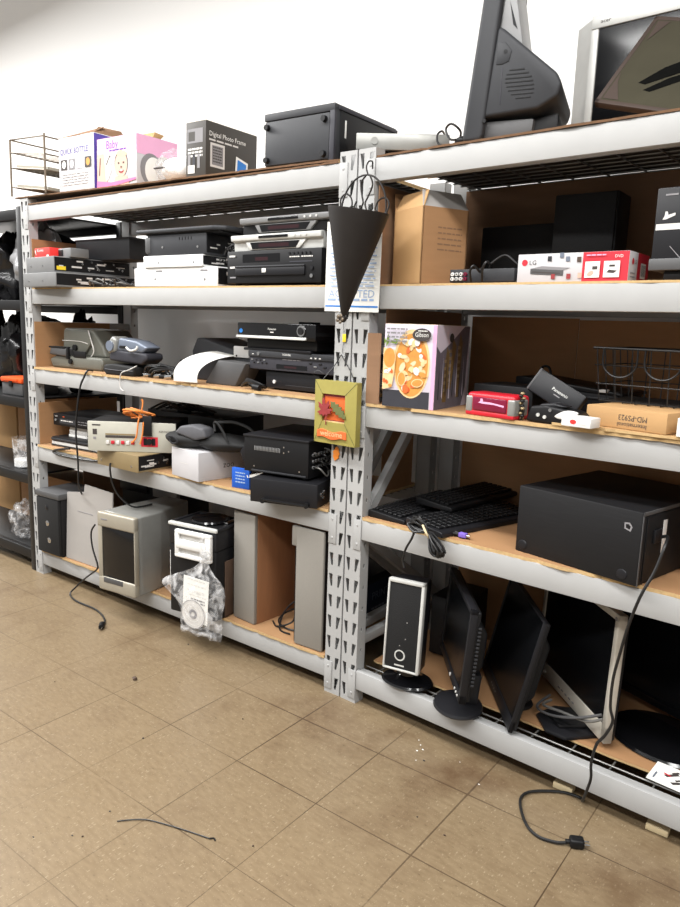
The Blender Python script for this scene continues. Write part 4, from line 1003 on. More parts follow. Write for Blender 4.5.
# thin silver player lying across the post tops
t = thing('disc_player', 'thin silver disc player lying across the tops of the central posts', 'electronics', 'R', -.022, .018, 1.8300, 37)
MB().box(0, 0, 0, .285, .10, .050, blk, .003).done('casing', t)
MB().box(-.002, -.010, .004, .287, .002, .053, silver, .003).cyl((.055, -.010, .030), (.055, -.013, .030), .011, silver, 20).box(.0, .0, .0495, .285, .10, .053, silver, .003).done('front_panel', t)
t = dev('card_reader', 'low black block under the free end of the thin silver player', 'electronics', 'R', .10, .10, zt, 30, .16, .12, .0135, blk, ft=0)
cord('signal_cable', 'black cable looped over the end of the thin silver player', 'R', [(.16, .25, 1.886), (.20, .16, 1.889), (.205, .125, 1.87), (.23, .10, 1.835), (.29, .09, 1.824), (.32, .07, 1.85), (.30, .05, 1.872), (.275, .06, 1.862), (.30, .045, 1.83), (.335, .02, 1.818)], .0032)
t = thing('cardboard_flap', 'bent tan cardboard piece behind the thin silver player', 'cardboard', 'R', .02, .36, zt, 8)
MB().prism([(0, 0), (.24, 0), (.24, .16), (.20, .15), (.0, .085)], 'y', 0, .004, card2).done('sheet', t).rotation_euler.x = R(-8)
MB().blob((0, 0, .012), (.02, .016, .013), blk, .2, 5, 14, 10, 2, 0).done('cable_plug', None).name = 'cable_plug'
t = bpy.data.objects['cable_plug']; place(t, 'R', .345, .035, zt); tag(t, 'black plug lying at the front edge of the rack top beside the television', 'plug')
# grey television seen from the side
t = thing('television', 'dark grey television seen from its side on the rack top', 'television', 'R', .367, -.003, zt, -72.5)
def lean(s, z): return (s+.105*z, z)
W = .33
MB().prism([lean(.004, 0), lean(.0, .02), lean(0, .47), lean(.012, .485), lean(.042, .485), lean(.050, .47), lean(.056, .012), lean(.050, 0)], 'x', -W, 0, charcoal, .008, 3).done('front_housing', t)
MB().prism([lean(-.003, .03), lean(-.003, .45), lean(.004, .45), lean(.004, .03)], 'x', -W+.03, -.03, screenm, .002).done('screen', t)
MB().prism([(.056, .060), (.080, .285), (.092, .285), (.244, .158), (.258, .130), (.250, .100), (.20, .072)], 'x', -W+.04, -.004, charcoal, .009, 3).done('rear_shell', t)
MB().prism([(.075, .20), (.098, .46), (.104, .46), (.150, .225), (.140, .2)], 'x', -W+.08, -.02, mgrey, .004).done('upper_rear_panel', t)
MB().prism([(.118, .292), (.130, .280), (.106, .350)], 'x', -.022, -.0185, blk, 0).done('vent_slit', t)
MB().prism([(.055, 0), (.058, .055), (.19, .055), (.185, 0)], 'x', -W+.10, -.025, dgrey, .006).prism([(.12, .0), (.12, .05), (.25, .072), (.252, .03), (.24, 0)], 'x', -W+.06, -.05, blk, .008).done('stand', t)
f = Face((-.006, 0, 0), (0, 1, 0), (0, 0, 1)); mb = MB()
for k in range(8):
    q = math.sqrt(max(.05, 1-((k-3.5)/4.2)**2)); mb.box(-.0075, .150-.040*q-.003*k+.012, .100+k*.0102, -.0032, .150+.034*q-.003*k+.012, .1052+k*.0102, blk, .0008)
mb.done('speaker_grille', t)
MB().box(-.008, .098, .090, -.0032, .101, .185, slateprint, .001).prism([(.082, .19), (.084, .245), (.104, .245), (.122, .222), (.116, .196), (.10, .19)], 'x', -.007, -.0020, charcoal, .0015).done('side_tab', t)
screws(t, [(-.0020, .106, .221)], (1, 0, 0), .005, blk); screws(t, [(.0, .060, .05), (.0, .086, .40)], (1, 0, 0), .005, blk)
# silver monitor and framed canvas
t = thing('television', 'silver framed flat television behind the tilted brown canvas', 'television', 'R', .512, .325, zt, 0)
MB().prism([(0, .055), (.070, -.004), (.78, -.004), (.82, .06), (.78, .10), (.05, .10)], 'z', .0, .372, silver2, .006, 3).done('housing', t)
mb = MB()
for b in ((.067, .0, .80, .062), (.067, .336, .80, .372), (.067, .0622, .090, .3358), (.76, .0622, .80, .3358)): mb.box(b[0], -.012, b[1], b[2], -.002, b[3], silver2, .004)
mb.done('bezel', t); MB().box(.086, -.0075, .058, .762, -.003, .339, screenm, .001).done('screen', t)
f = Face((0, -.0122, 0), (1, 0, 0), (0, 0, 1)); MB().dt(f, 'acer', .094, .348, .014, ink, sx=1.2).done('logo', t)
P0 = Vector((.685, .12, 1.885)); 
def pic():
    C = Vector((1.4697, -1.8162, 1.2902))
    e1 = (Vector((.865, .10, 1.829))-P0).normalized()
    a = Vector((.774, .265, 2.117))-P0; e2 = (a - e1*a.dot(e1)).normalized()
    L1 = (P0.z-zt-.009)/-e1.z; return e1, e2, L1
e1, e2, L1 = pic(); n3 = e1.cross(e2)
t = bpy.data.objects.new('canvas_picture', None); col.objects.link(t)
t.matrix_world = Matrix(((e1.x, n3.x*-1, e2.x, P0.x), (e1.y, -n3.y, e2.y, P0.y), (e1.z, -n3.z, e2.z, P0.z), (0, 0, 0, 1)))
tag(t, 'brown framed canvas with black brush strokes propped at a slant on the rack top', 'picture')
w, h = L1, .287
mb = MB()
for b in ((0, 0, w, .012), (0, h-.012, w, h), (0, 0, .012, h), (w-.012, 0, w, h)): mb.box(b[0], -.001, b[1], b[2], .018, b[3], darkframe, .0015)
mb.done('frame', t)
mb = MB().box(.010, .0, .010, w-.010, .012, h-.010, canvas, 0); f = Face((0, 0, 0), (1, 0, 0), (0, 0, 1))
for pts in ([(.08, .075), (.10, .072), (.17, .12), (.26, .20), (.29, .23), (.27, .232), (.20, .19), (.12, .13)], [(.105, .055), (.125, .052), (.19, .10), (.23, .11), (.28, .15), (.30, .19), (.26, .16), (.20, .13), (.15, .10)], [(.20, .08), (.22, .075), (.262, .12), (.262, .135), (.24, .115)]): mb.dp(f, [(min(a, w-.014), b) for a, b in pts], strokes)
for pts in ([(.016, .016), (.06, .016), (.025, .07), (.016, .10)], [(.016, h-.016), (.05, h-.016), (.022, h-.08)]): mb.dp(f, pts, darkframe)
mb.done('canvas', t)
# ================================================================ RIGHT RACK, fourth shelf
t = thing('cardboard_box', 'tall open tan carton with a raised grey flap', 'box', 'R', .103, .064, S[3], -22)
w, d, h = .157, .165, .224
mb = MB()
for b in ((0, 0, w, .004), (0, d-.004, w, d), (0, 0, .004, d), (w-.004, 0, w, d)): mb.box(b[0], b[1], 0, b[2], b[3], h, card2 if b[3] == .004 else card, 0)  # front wall in paler card: its front-lit look is put into the colour
mb.box(0, 0, 0, w, d, .004, card, 0); g = RT(w); mb.lines(g, .055, .165, .09, 5, .016, .004, carddark, 7); mb.done('carton_body', t)
def flap(a, b, c, d_, m, nm='flap'):
    V = [Vector(a), Vector(b), Vector(c), Vector(d_)]; n = (V[1]-V[0]).cross(V[2]-V[0]).normalized()*.003
    MB().add(V+[v-n for v in V], [(0, 1, 2, 3), (7, 6, 5, 4), (0, 4, 5, 1), (1, 5, 6, 2), (2, 6, 7, 3), (3, 7, 4, 0)], m, False).done(nm, t)
flap((0, .001, h), (w, .001, h), (w-.010, .022, h+.048), (.014, .022, h+.048), card2)
flap((w-.001, .0, h), (w-.001, d, h), (w-.030, d-.010, h+.050), (w-.026, .012, h+.050), lightink if False else greyboard)
flap((.001, d, h), (.001, 0, h), (-.02, .01, h+.055), (-.02, d-.01, h+.055), card)
flap((w, d-.001, h), (0, d-.001, h), (.02, d-.06, h+.012), (w-.02, d-.06, h+.012), card)
t = dev('switch_box', 'small flat black box with coloured sockets at its front left corner', 'electronics', 'R', .337, .026, S[3], 0, .205, .12, .040, charcoal, ft=.003)
f = Face((0, 0, 0), (1, 0, 0), (0, 0, 1)); sp = [(.012+.014*(k % 4), .013+.013*(k//4)) for k in range(8)]
mb = MB()
for k, (a, b) in enumerate(sp): mb.cyl((a, 0, b), (a, -.006, b), .0052, (paper, silver2, lightink, maroon)[k % 4], 10).cyl((a, -.004, b), (a, -.0072, b), .002, blk, 8)
mb.done('sockets', t)
mb = MB().tube([(0, 0, .004), (.006, -.02, .03), (.018, -.02, .045), (.026, .0, .03), (.02, .02, .0415)], .0035, wirem, 7, 5).tube([(.035, .0, .004), (.045, -.02, .035), (.055, -.018, .055), (.052, .01, .05), (.04, .03, .043)], .0035, wirem, 7, 5).tube([(.05, .01, .05), (.09, .02, .075), (.13, .02, .05), (.15, .03, .042)], .003, wirem, 7, 5)
t = mb.done('signal_cable'); place(t, 'R', .415, .016, S[3]+.001); tag(t, 'black cable looped over the small flat black box with coloured sockets', 'cable')
def black_speaker(label, x, y, z, w, d, h, deg=0):
    t = thing('speaker_box', label, 'speaker', 'R', x, y, z, deg)
    MB().box(0, .012, 0, w, d, h, vinyl, .003).done('cabinet', t); MB().box(.003, -.002, .003, w-.003, .0125, h-.003, blkgrille, .004).done('grille', t); return t
black_speaker('lower dark speaker box in shade right of the tall open carton', .245, .36, S[3], .255, .15, .205)
black_speaker('taller black speaker box behind the red-and-white player carton', .518, .30, S[3], .185, .13, .275, 3)
t = thing('product_box', 'white and red disc player carton on the right rack', 'box', 'R', .551, .026, S[3], 0)
w, d, h = .297, .150, .074
mb = MB().box(0, 0, 0, w, d, h, boxwhite, .001); f = FR(w, h); g = RT(w)
mb.dq(f, .180, .0005, w-.0005, h-.0005, redp).de(f, .020, .052, .0085, .0085, redp).dt(f, 'LG', .033, .046, .017, dgrey)
mb.dp(f, [(.038, .022), (.13, .016), (.13, .030), (.038, .036)], dgrey).dp(f, [(.038, .036), (.13, .030), (.148, .036), (.07, .042)], greyink).dp(f, [(.044, .026), (.122, .021), (.122, .024), (.044, .029)], ink)
for a, b, c_ in ((.085, .054, charcoal), (.135, .052, slate), (.118, .062, slate), (.165, .05, frameb), (.098, .008, maple), (.140, .008, maple), (.170, .01, skin)): mb.dq(f, a, b, a+.011, b+.013, c_)
mb.dq(f, .188, .010, .226, .050, paper).dq(f, .236, .010, .276, .050, paper).de(f, .203, .020, .009, .006, skin, rot=.6).dq(f, .207, .03, .22, .038, ink).dp(f, [(.243, .022), (.262, .020), (.270, .026), (.25, .029)], ink).dq(f, .250, .036, .264, .041, ink)
mb.dt(f, 'DVD', .262, .058, .010, paper).lines(f, .19, .064, .05, 1, .01, .003, pink, 5)
mb.dq(g, .062, .0005, d-.0005, h-.0005, redp).de(g, .026, .050, .008, .008, redp).dt(g, 'LG', .036, .045, .014, dgrey).lines(g, .012, .02, .035, 2, .009, .003, greyink, 6)
mb.dq(g, .085, .012, .125, .05, paper)
for k in range(12): mb.dq(g, .089+k*.0028, .018, .089+k*.0028+(.0016 if k % 3 else .0008), .046, ink); g.k -= 1
mb.done('carton_body', t)
t = thing('speaker_box', 'dark box with white markings at the right edge of the fourth shelf', 'speaker', 'R', .897, .03, S[3], -2)
w, d, h = .30, .30, .215
MB().box(0, 0, .024, w, d, h, slateprint if False else blk2, .003).done('cabinet', t)
f = FR(w, h); mb = MB(); mb.dq(f, .004, .118, w-.004, .132, lightink).dp(f, [(.018, .142), (.026, .142), (.046, .150), (.046, .156), (.03, .152), (.028, .160), (.023, .160), (.022, .150)], lightink).dp(f, [(.04, .08), (.042, .08), (.075, .045), (.072, .045)], greyink).lines(f, .02, .196, .2, 1, .01, .004, greyink, 3); mb.done('front_print', t)
MB().box(-.003, -.006, .024, w+.003, .002, .052, dgrey, .003).done('lower_lip', t)
for x in (.05, w-.05): MB().box(x-.02, .01, 0, x+.02, d-.02, .0245, tan if False else blk, .002).done('foot', t)
# ================================================================ RIGHT RACK, middle shelf
t = thing('product_box', 'carton printed with a bowl of fruit trifle', 'box', 'R', .148, -.022, S[2], 7)
w, d, h = .176, .245, .252
mb = MB().box(0, 0, 0, w, d, h, lilac, .001); f = FR(w, h); g = RT(w)
mb.dq(f, .0005, .0005, w-.016, .052, slateprint).dq(f, w-.012, .0005, w-.0005, h-.0005, pink)
mb.de(f, .096, .134, .062, .104, ambl, 36).de(f, .096, .130, .056, .095, amber, 36)
q = random.Random(3)
for k in range(44):
    a, b = q.uniform(0, 6.28), q.uniform(0, 1)**.5; x, y = .096+.046*b*math.cos(a), .130+.080*b*math.sin(a); mb.de(f, x, y, q.uniform(.006, .015), q.uniform(.005, .011), (ambl, tan, amber, paper, orangewire, ambl, rust)[k % 7], 14, q.uniform(0, 3)); f.k -= 1 if k % 3 else 0
mb.de(f, .066, .088, .015, .022, ambl, 20).de(f, .066, .088, .012, .019, amber, 20).de(f, .120, .078, .020, .013, ambl, 20, .2).de(f, .120, .078, .017, .010, amber, 20, .2)
for k in range(5): mb.de(f, .075+.010*k, .200-.004*(k % 2), .012, .009, (paper, ambl)[k % 2], 14, .4*k)
mb.dp(f, [(.001, .052), (.034, .060), (.040, .10), (.044, .15), (.040, .175), (.001, .18)], ambl).de(f, .022, .150, .020, .030, amber, 20)
for k in range(9): mb.de(f, q.uniform(.006, .034), q.uniform(.065, .12), .007, .005, (amber, paper, rust)[k % 3], 12, k)
mb.dp(f, [(.010, .182), (.022, .200), (.016, .225), (.010, .205)], leafgreen).dp(f, [(.022, .196), (.040, .208), (.058, .205), (.044, .192)], leafgreen).dp(f, [(.004, .19), (.012, .20), (.002, .21)], leafgreen)
mb.de(f, .130, .222, .031, .019, ink, 28).dring(f, .130, .222, .0, .001, ink, 6).dt(f, 'Gibson', .130, .216, .019, paper, 'CENTER', sx=.82).lines(f, .118, .232, .03, 1, .01, .003, paper, 4)
mb.lines(f, .012, .235, .07, 4, .012, .005, greyink, 8)
mb.dq(g, .0005, .0005, d-.0005, h-.0005, lilac).dp(g, [(.001, .001), (.20, .001), (.225, .06), (.24, .251), (.20, .251), (.10, .20), (.03, .17), (.001, .19)], sideprint)
for a, b, c_, e in ((.055, .02, .075, .16), (.085, .06, .12, .19), (.15, .03, .165, .20)): mb.dp(g, [(a, b), (a+.028, b), (c_+.022, e), ((a+c_)/2+.01, e+.03), (c_-.01, e-.03)], reed); mb.lines(g, a+.004, e-.02, .02, 5, .022, .010, champ, 6)
for k in range(8): mb.dp(g, [(.02+.025*k, .03+.01*(k % 3)), (.027+.025*k, .03), (.024+.025*k, .15+.02*(k % 3))], (slateprint, lilac)[k % 2])
mb.de(g, .10, .215, .016, .014, ink, 20)
mb.done('carton_body', t)
MB().box(.001, .001, h, w-.001, d-.001, h+.001, tan, 0).done('top_flap', t)
t = thing('clock_radio', 'small red clock radio with silver ends', 'radio', 'R', .428, .012, S[2], -9)
w, d, h = .164, .075, .066
MB().box(0, 0, .003, w, d, h, red, .010, 3).done('body', t); MB().box(-.002, -.002, .0, w+.002, d, .014, red, .004).done('base_rim', t)
for x in (-.003, w-.022): MB().box(x, -.003, .008, x+.025, d-.01, h-.010, silver, .006, 3).done('end_cap', t)
MB().box(.024, -.004, .016, w-.024, .004, h-.012, maroon, .003).done('display_window', t)
f = Face((0, -.0042, 0), (1, 0, 0), (0, 0, 1)); MB().dp(f, [(.045, .038), (.060, .036), (.10, .036), (.134, .032), (.134, .037), (.09, .042), (.062, .042), (.06, .050), (.052, .050), (.052, .043)], pink).done('display_reflection', t)  # reflection in the window glass, painted as a pale shape
dev('set_top_box', 'flat black unit directly behind the red clock radio', 'electronics', 'R', .385, .125, S[2], -4, .20, .16, .082, blk, ft=.004)
t = dev('video_recorder', 'long black unit lying behind the tilted black flat box', 'electronics', 'R', .430, .325, S[2], -3, .33, .19, .075, blk2, ft=.006)
MB().prism([(-.005, .075), (.345, .062), (.345, .072), (.02, .102), (-.005, .100)], 'y', -.004, .19, blk, .004).box(.10, -.006, .05, .345, -.001, .056, charcoal, .001).done('top_cover', t)
MB().tube([(.085, .0, .09), (.080, -.004, .125), (.095, -.004, .138), (.112, -.004, .128), (.115, 0, .088)], .004, blk, 8, 5).done('handle_loop', t)
MB().box(.275, -.012, .071, .30, .01, .080, lightink, .002).done('white_tab', t)
t = thing('tuner_box', 'thin black flat box tilted sideways among the small gadgets', 'electronics', 'R', .574, .088, S[2]+.083, 0)
t.rotation_euler = (R(-18), R(27), 0)
MB().box(0, 0, 0, .155, .032, .070, blk2, .005).done('casing', t); MB().box(-.0005, -.001, .0, .006, .033, .0705, dgrey, .002).done('end_trim', t)
f = FR(.15, .07); MB().dt(f, 'Panasonic', .062, .036, .0125, paper, sx=1.05).dq(f, .075, .026, .095, .029, greyink).done('lettering', t)
t = thing('phone_handset', 'black handset with pale oval pad lying below the tilted flat box', 'phone', 'R', .617, .002, S[2], -6)
MB().prism([(0, .004), (.02, 0), (.16, 0), (.172, .02), (.15, .040), (.06, .050), (.015, .044)], 'y', 0, .055, blk, .007, 3).done('body', t)
MB().prism(leaf_pts((.122, .030), .070, 10, .011, R(14), 0), 'y', -.003, .004, lightink, .002).done('oval_pad', t)
mb = MB()
for k, (a, b) in enumerate(((.04, .022), (.06, .018), (.115, .008), (.132, .010), (.148, .013), (.075, .038))): mb.cyl((a, .001, b), (a, -.003, b), .005, silver2 if k != 5 else chrome, 10)
mb.done('buttons', t)
MB().prism([(.03, .040), (.10, .044), (.12, .050), (.08, .058), (.04, .052)], 'y', .006, .045, blk2, .006, 3).done('upper_cradle', t)
mb = MB()
for k in range(11):
    mb.blob((.004*math.sin(k*1.9), .004*math.cos(k*2.3), .006+.0068*k), (.0065, .0065, .0045), blk if k % 2 else champ, 0, 1, 10, 6)
mb.tube([(0, 0, .0), (.006, .0, .03), (-.005, .002, .055), (.002, 0, .08)], .003, wirem, 6, 4)
t = mb.done('beaded_cord'); place(t, 'R', .604, .006, S[2]+.0005); tag(t, 'upright twist of beaded black cord beside the red clock radio', 'cord')
t = thing('paper_packet', 'small white packet with a red dot in front of the kraft carton', 'packet', 'R', .742, -.052, S[2], -8)
mb = MB().box(0, 0, 0, .082, .05, .026, white, .003); f = FR(.08, .03); mb.de(f, .034, .013, .009, .006, redbright, 16).dq(f, .05, .008, .07, .016, lightink).done('packet_body', t)
mb = MB(); n = 26; q = random.Random(2)
ft = [(.715+.285*i/n, -.012+.018*(i/n)*.2+q.uniform(-.004, .004)) for i in range(n+1)]
t = board('R', .70, 1.10, S[2]-.0003, 'torn cardboard layer under the kraft carton at the shelf edge', y0=-.008, y1=.30, th=.007, rag=.007, m=card2, name='cardboard_sheet')
bpy.data.objects.remove(t) if False else None
# lift the small things standing on that layer
for o in bpy.data.objects:
    if o.get('label') == 'small white packet with a red dot in front of the kraft carton': o.location.z += .0072
zk = S[2]+.0075
t = thing('product_box', 'kraft carton lying upside down under the black wire basket', 'box', 'R', .772, .036, zk, -13)
w, d, h = .222, .30, .052
mb = MB().box(0, 0, 0, w, d, h, card2, .003); f = FR(w, h)
mb.dt(f, 'MD-PS923', .172, .036, .0200, ink, rot=math.pi, sx=.92).dt(f, 'International', .172, .0165, .0150, ink, rot=math.pi, sx=1.05); mb.done('carton_body', t)
t = thing('folded_paper', 'white folded paper beside the kraft carton at the right picture edge', 'paper', 'R', 1.012, -.02, zk, -8)
MB().box(0, 0, 0, .16, .12, .045, paper, .002).done('paper_body', t)
t = thing('wire_basket', 'black wire basket standing on the kraft carton', 'basket', 'R', .770, .125, zk+.0526, -4)
W, D, H = .36, .20, .145
def ring(e, z): return [(-e, -e, z), (W+e, -e, z), (W+e, D+e, z), (-e, D+e, z)]
MB().tube(ring(.018, H), .0032, wirem, 8, 1, True).done('rim', t)
mb = MB()
for z, e in ((.05, .0085), (.10, .0135)): mb.tube(ring(e, z), .0018, wirem, 6, 1, True)
for k in range(9):
    x = W*k/8
    mb.tube([(x, 0, .003), (x+(x-W/2)*.05, -.018, H)], .0018, wirem, 6, 1).tube([(x, D, .003), (x+(x-W/2)*.05, D+.018, H)], .0018, wirem, 6, 1)
for k in range(5):
    y = D*k/4; mb.tube([(0, y, .003), (-.018, y, H)], .0018, wirem, 6, 1).tube([(W, y, .003), (W+.018, y, H)], .0018, wirem, 6, 1)
mb.done('side_wires', t)
mb = MB()
for k in range(12): mb.tube([(W*k/11, 0, .0025), (W*k/11, D, .0025)], .0018, wirem, 6, 1)
for k in range(7): mb.tube([(0, D*k/6, .005), (W, D*k/6, .005)], .0018, wirem, 6, 1)
mb.done('bottom_grid', t)
for x in (.055, .165, .275):
    MB().tube([(x-.045, -.020, H), (x-.044, -.019, H-.045), (x-.025, -.017, H-.068), (x, -.016, H-.075), (x+.025, -.017, H-.068), (x+.044, -.019, H-.045), (x+.045, -.020, H)], .0028, wirem, 8, 5).done('scallop', t)
# ================================================================ RIGHT RACK, second shelf
zs = S[1]
def keyboard(label, x, y, z, deg, w, d, m, h=.020, tx=0, ty=0):
    t = thing('keyboard', label, 'keyboard', 'R', x, y, z, deg); t.rotation_euler.x = R(tx); t.rotation_euler.y = R(ty)
    MB().prism([(0, 0), (0, h*.6), (.006, h*.75), (d*.25, h*.8), (d-.006, h*1.25), (d, h*1.1), (d, 0)], 'x', 0, w, m, .003, 3).done('base', t)
    mb = MB(); rows = 6
    for r in range(rows):
        y0 = d*.16+r*d*.128; zz = h*(.78+.075*r); n = 18 if r else 12
        k = 0; xx = .014
        while xx < w-.020:
            wd = (w-.03)/18*(.86 if not (r == 0 and 4 <= k <= 8) else .98)
            mb.box(xx, y0, zz, xx+wd, y0+d*.105, zz+.0075, blk, .0018, 1); xx += (w-.03)/18; k += 1
    mb.done('keys', t)['kind'] = 'stuff'
    MB().box(w*.66, d-.012, h*1.19, w*.94, d-.006, h*1.25+.0006, charcoal, .0005).done('indicator_strip', t)
    return t
keyboard('black keyboard lying nearest the post, its end over the shelf edge', .226, .020, zs, 89, .43, .150, blk)
keyboard('black keyboard with bundled cable, in front of the other two', .390, -.020, zs, 76, .455, .165, blk2, .024)
keyboard('black keyboard lying across the top of the other two', .318, .150, zs+.0360, 84, .44, .15, blk, .020, 0, 0)
mb = MB(); q = random.Random(9)
for k in range(9):
    a, b, c_ = q.uniform(-.012, .012), q.uniform(-.010, .010), -.012-.003*k
    mb.tube([(-.050+a, c_+.012, .034+b), (-.020+b, c_, .040+a), (.004, -.020, .006), (.034+a, c_-.006, -.030+b), (.052+b, c_, -.048+a), (.062+a, c_-.004, -.030+b), (.030, c_-.002, -.004+a), (.004+b*.3, -.024, .010), (-.030+a, c_, .012+b), (-.058+b, c_+.010, .020)], .0036, wirem, 7, 5, True)
mb.tube([(-.045, -.014, .016), (-.052, -.018, -.02), (-.075, -.016, -.062), (-.086, -.014, -.10), (-.078, -.014, -.125)], .0036, wirem, 7, 5)
mb.tube([(-.03, .02, .02), (.0, .05, .012), (.04, .06, .006), (.07, .05, .006)], .0034, wirem, 7, 5)
t = thing('keyboard_cable', 'bundled black keyboard cable hanging over the shelf edge', 'cable', 'R', .349, -.020, zs+.008)
mb.done('cable_bundle', t)
MB().tube([(-.012, -.026, .030), (.008, -.034, .008), (.012, -.018, -.012), (-.004, -.006, .0), (-.014, -.01, .022)], .0035, tan, 7, 5, True).done('twist_tie', t)
MB().box(.072, .042, -.005, .098, .058, .010, purplug, .003).cyl((.098, .05, .002), (.108, .05, .002), .005, chrome, 12).cyl((.05, .05, .001), (.074, .05, .001), .005, blk, 12).done('connector', t)
t = thing('subwoofer', 'large black subwoofer box with its power cord', 'speaker', 'R', .600, .040, zs, -10)
w, d, h = .366, .42, .192
MB().box(0, 0, .0, w, d, h, vinyl, .004).done('cabinet', t)
for x in (.024, w-.04): MB().lathe([(.0, .003), (.009, .003), (.013, .002), (.0145, 0)], (0, 0, 0), blk2, 20).done('corner_stud', t).matrix_local = Matrix.Translation((x, -.0, .022)) @ Matrix.Rotation(R(90), 4, 'X')
f = FR(w, h); mb = MB(); mb.dp(f, [(w-.045, .142), (w-.028, .137), (w-.024, .150), (w-.032, .160), (w-.046, .158)], greyink).dp(f, [(w-.041, .145), (w-.031, .142), (w-.029, .150), (w-.034, .155), (w-.042, .154)], blk).done('badge', t)
g = RT(w); MB().box(w+.0001, .022, .010, w+.003, d-.01, h-.014, blk, .001).box(w, .0, h-.010, w+.002, d, h, dgrey, .001).box(w, 0, 0, w+.002, .006, h, dgrey, .001).done('rear_plate', t)
MB().box(w+.0032, .105, .070, w+.0045, .125, .158, lightink, .0004).done('rating_label', t)
MB().box(w+.003, .055, .105, w+.010, .090, .140, blk2, .002).done('power_socket', t)
t = thing('black_cable', 'long black cord running from the subwoofer down to a plug on the floor', 'cable', 'R', 0, 0, 0)
MB().tube([(.992, .040, .795), (1.008, .030, .80), (1.010, .0, .778), (1.000, -.022, .72), (.980, -.040, .66), (.960, -.042, .58), (.946, -.040, .50), (.935, -.040, .42), (.936, -.042, .345), (.945, -.040, .305), (.930, -.040, .26), (.908, -.032, .22), (.900, -.034, .165), (.902, -.030, .12), (.895, -.028, .08), (.880, -.012, .030), (.862, .03, .0065), (.815, .022, .0062), (.760, -.020, .0062), (.735, -.060, .0062), (.742, -.105, .0062), (.790, -.172, .0062), (.835, -.198, .0062), (.880, -.188, .0062), (.905, -.172, .009)], .0040, wirem, 8, 6).done('cord', t)
mb = MB().box(-.02, -.014, 0, .016, .014, .024, blk, .006, 3).cyl((-.03, 0, .011), (-.018, 0, .011), .006, blk, 12)
for s in (-.006, .006): mb.cyl((.015, s, .012), (.030, s, .012), .002, chrome, 8)
o = mb.done('plug', t); o.location = (.926, -.158, .0008); o.rotation_euler = (0, 0, R(32))
# ================================================================ RIGHT RACK, lowest shelf
zc = Z[0]+.0069
def xf(x, y, z, deg=0, tilt=0): return Matrix.Translation((x, y, z)) @ Matrix.Rotation(R(deg), 4, 'Z') @ Matrix.Rotation(R(tilt), 4, 'X')
t = thing('loudspeaker', 'small upright speaker with silver rim and ring logo on the lowest shelf', 'speaker', 'R', .262, -.012, zc, 12)
for nm, fn in (('stand_base', lambda m: m.lathe([(.0, 0), (.078, 0), (.085, .006), (.080, .012), (.045, .020), (.032, .03), (.030, .072), (0, .072)], (0, .062, 0), gloss, 36, 1.05, .80)),): fn(MB()).done(nm, t)
T = Matrix.Translation((0, 0, .066)) @ Matrix.Rotation(R(-4), 4, 'X')
mb = MB(); mb.M = T; mb.prism([(-.060, .010), (.060, .010), (.052, .085), (-.052, .085)], 'z', 0, .298, blk2, .006, 3).done('cabinet', t)
mb = MB(); mb.M = T
for b in ((-.063, 0, .063, .007), (-.063, .290, .063, .302), (-.063, 0, -.056, .302), (.052, 0, .063, .302)): mb.box(b[0], -.010, b[1], b[2], .012, b[3], silver2, .003)
mb.done('silver_rim', t)
mb = MB(); mb.M = T; mb.box(-.057, -.006, .006, .053, .011, .292, slateprint if False else blkgrille, .003); f = Face((0, -.0062, 0), (1, 0, 0), (0, 0, 1))
mb.dring(f, -.006, .052, .014, .0185, silver2, 28).dq(f, -.022, .016, .012, .021, silver2).de(f, .010, .110, .0015, .0015, lightink, 8).de(f, -.008, .085, .0015, .0015, lightink, 8).de(f, .012, .165, .0015, .0015, lightink, 8); mb.done('grille', t)
t = thing('subwoofer', 'small black subwoofer behind the silver-rimmed speaker', 'speaker', 'R', .185, .275, zc, 4)
MB().box(0, 0, .006, .13, .20, .225, vinyl, .006).done('cabinet', t); feet(t, .13, .20, .007); MB().cyl((.07, 0, .11), (.07, -.003, .11), .045, blk, 28).done('port', t)
def monitor(label, cx, cy, z, deg, tilt, w, h, th, mframe, mback, bez=.016, chin=.030, base=None, name='computer_monitor', deep=.05):
    t = thing(name, label, 'monitor', 'R', cx, cy, zc, deg)
    T = Matrix.Translation((0, 0, z-zc)) @ Matrix.Rotation(R(-tilt), 4, 'X')
    mb = MB(); mb.M = T
    for b in ((-w/2, 0, w/2, chin), (-w/2, h-bez, w/2, h), (-w/2, 0, -w/2+bez, h), (w/2-bez, 0, w/2, h)): mb.box(b[0], 0, b[1], b[2], th, b[3], mframe, .003)
    mb.done('bezel', t)
    mb = MB(); mb.M = T; mb.box(-w/2+bez-.002, .004, chin-.002, w/2-bez+.002, .009, h-bez+.002, screenm, 0).done('screen', t)
    mb = MB(); mb.M = T; mb.box(-w/2+.004, th-.004, .006, w/2-.004, th+.012, h-.006, mback, .006, 3).prism([(th+.01, .05), (th+deep, .10), (th+deep, h-.09), (th+.01, h-.04)], 'x', -w/2+.05, w/2-.05, mback, .008, 3); mb.done('back_shell', t)
    return t, T
t, T = monitor('black monitor seen edge-on beside the silver-rimmed speaker', .386, .078, .196, -49.7, 4, .385, .296, .022, blk2, blk)
mb = MB(); mb.M = T
for k in range(16): mb.box(.192, .028, .06+k*.012, .1955, .037, .066+k*.012, charcoal, .0006)
mb.done('side_vents', t)
f = Face((.193, .0, 0), (0, 1, 0), (0, 0, 1)); mb = MB(); mb.M = T
for k in range(3): mb.cyl((.12+k*.022, 0, .014), (.12+k*.022, -.003, .014), .004, silver2, 10)
mb.cyl((.03, 0, .014), (.03, -.003, .014), .006, silver2, 12).done('buttons', t)
MB().lathe([(0, 0), (.080, 0), (.086, .006), (.082, .014), (.050, .022), (0, .026)], (.088, .02, 0), blk2, 36, 1, .9).done('base', t)
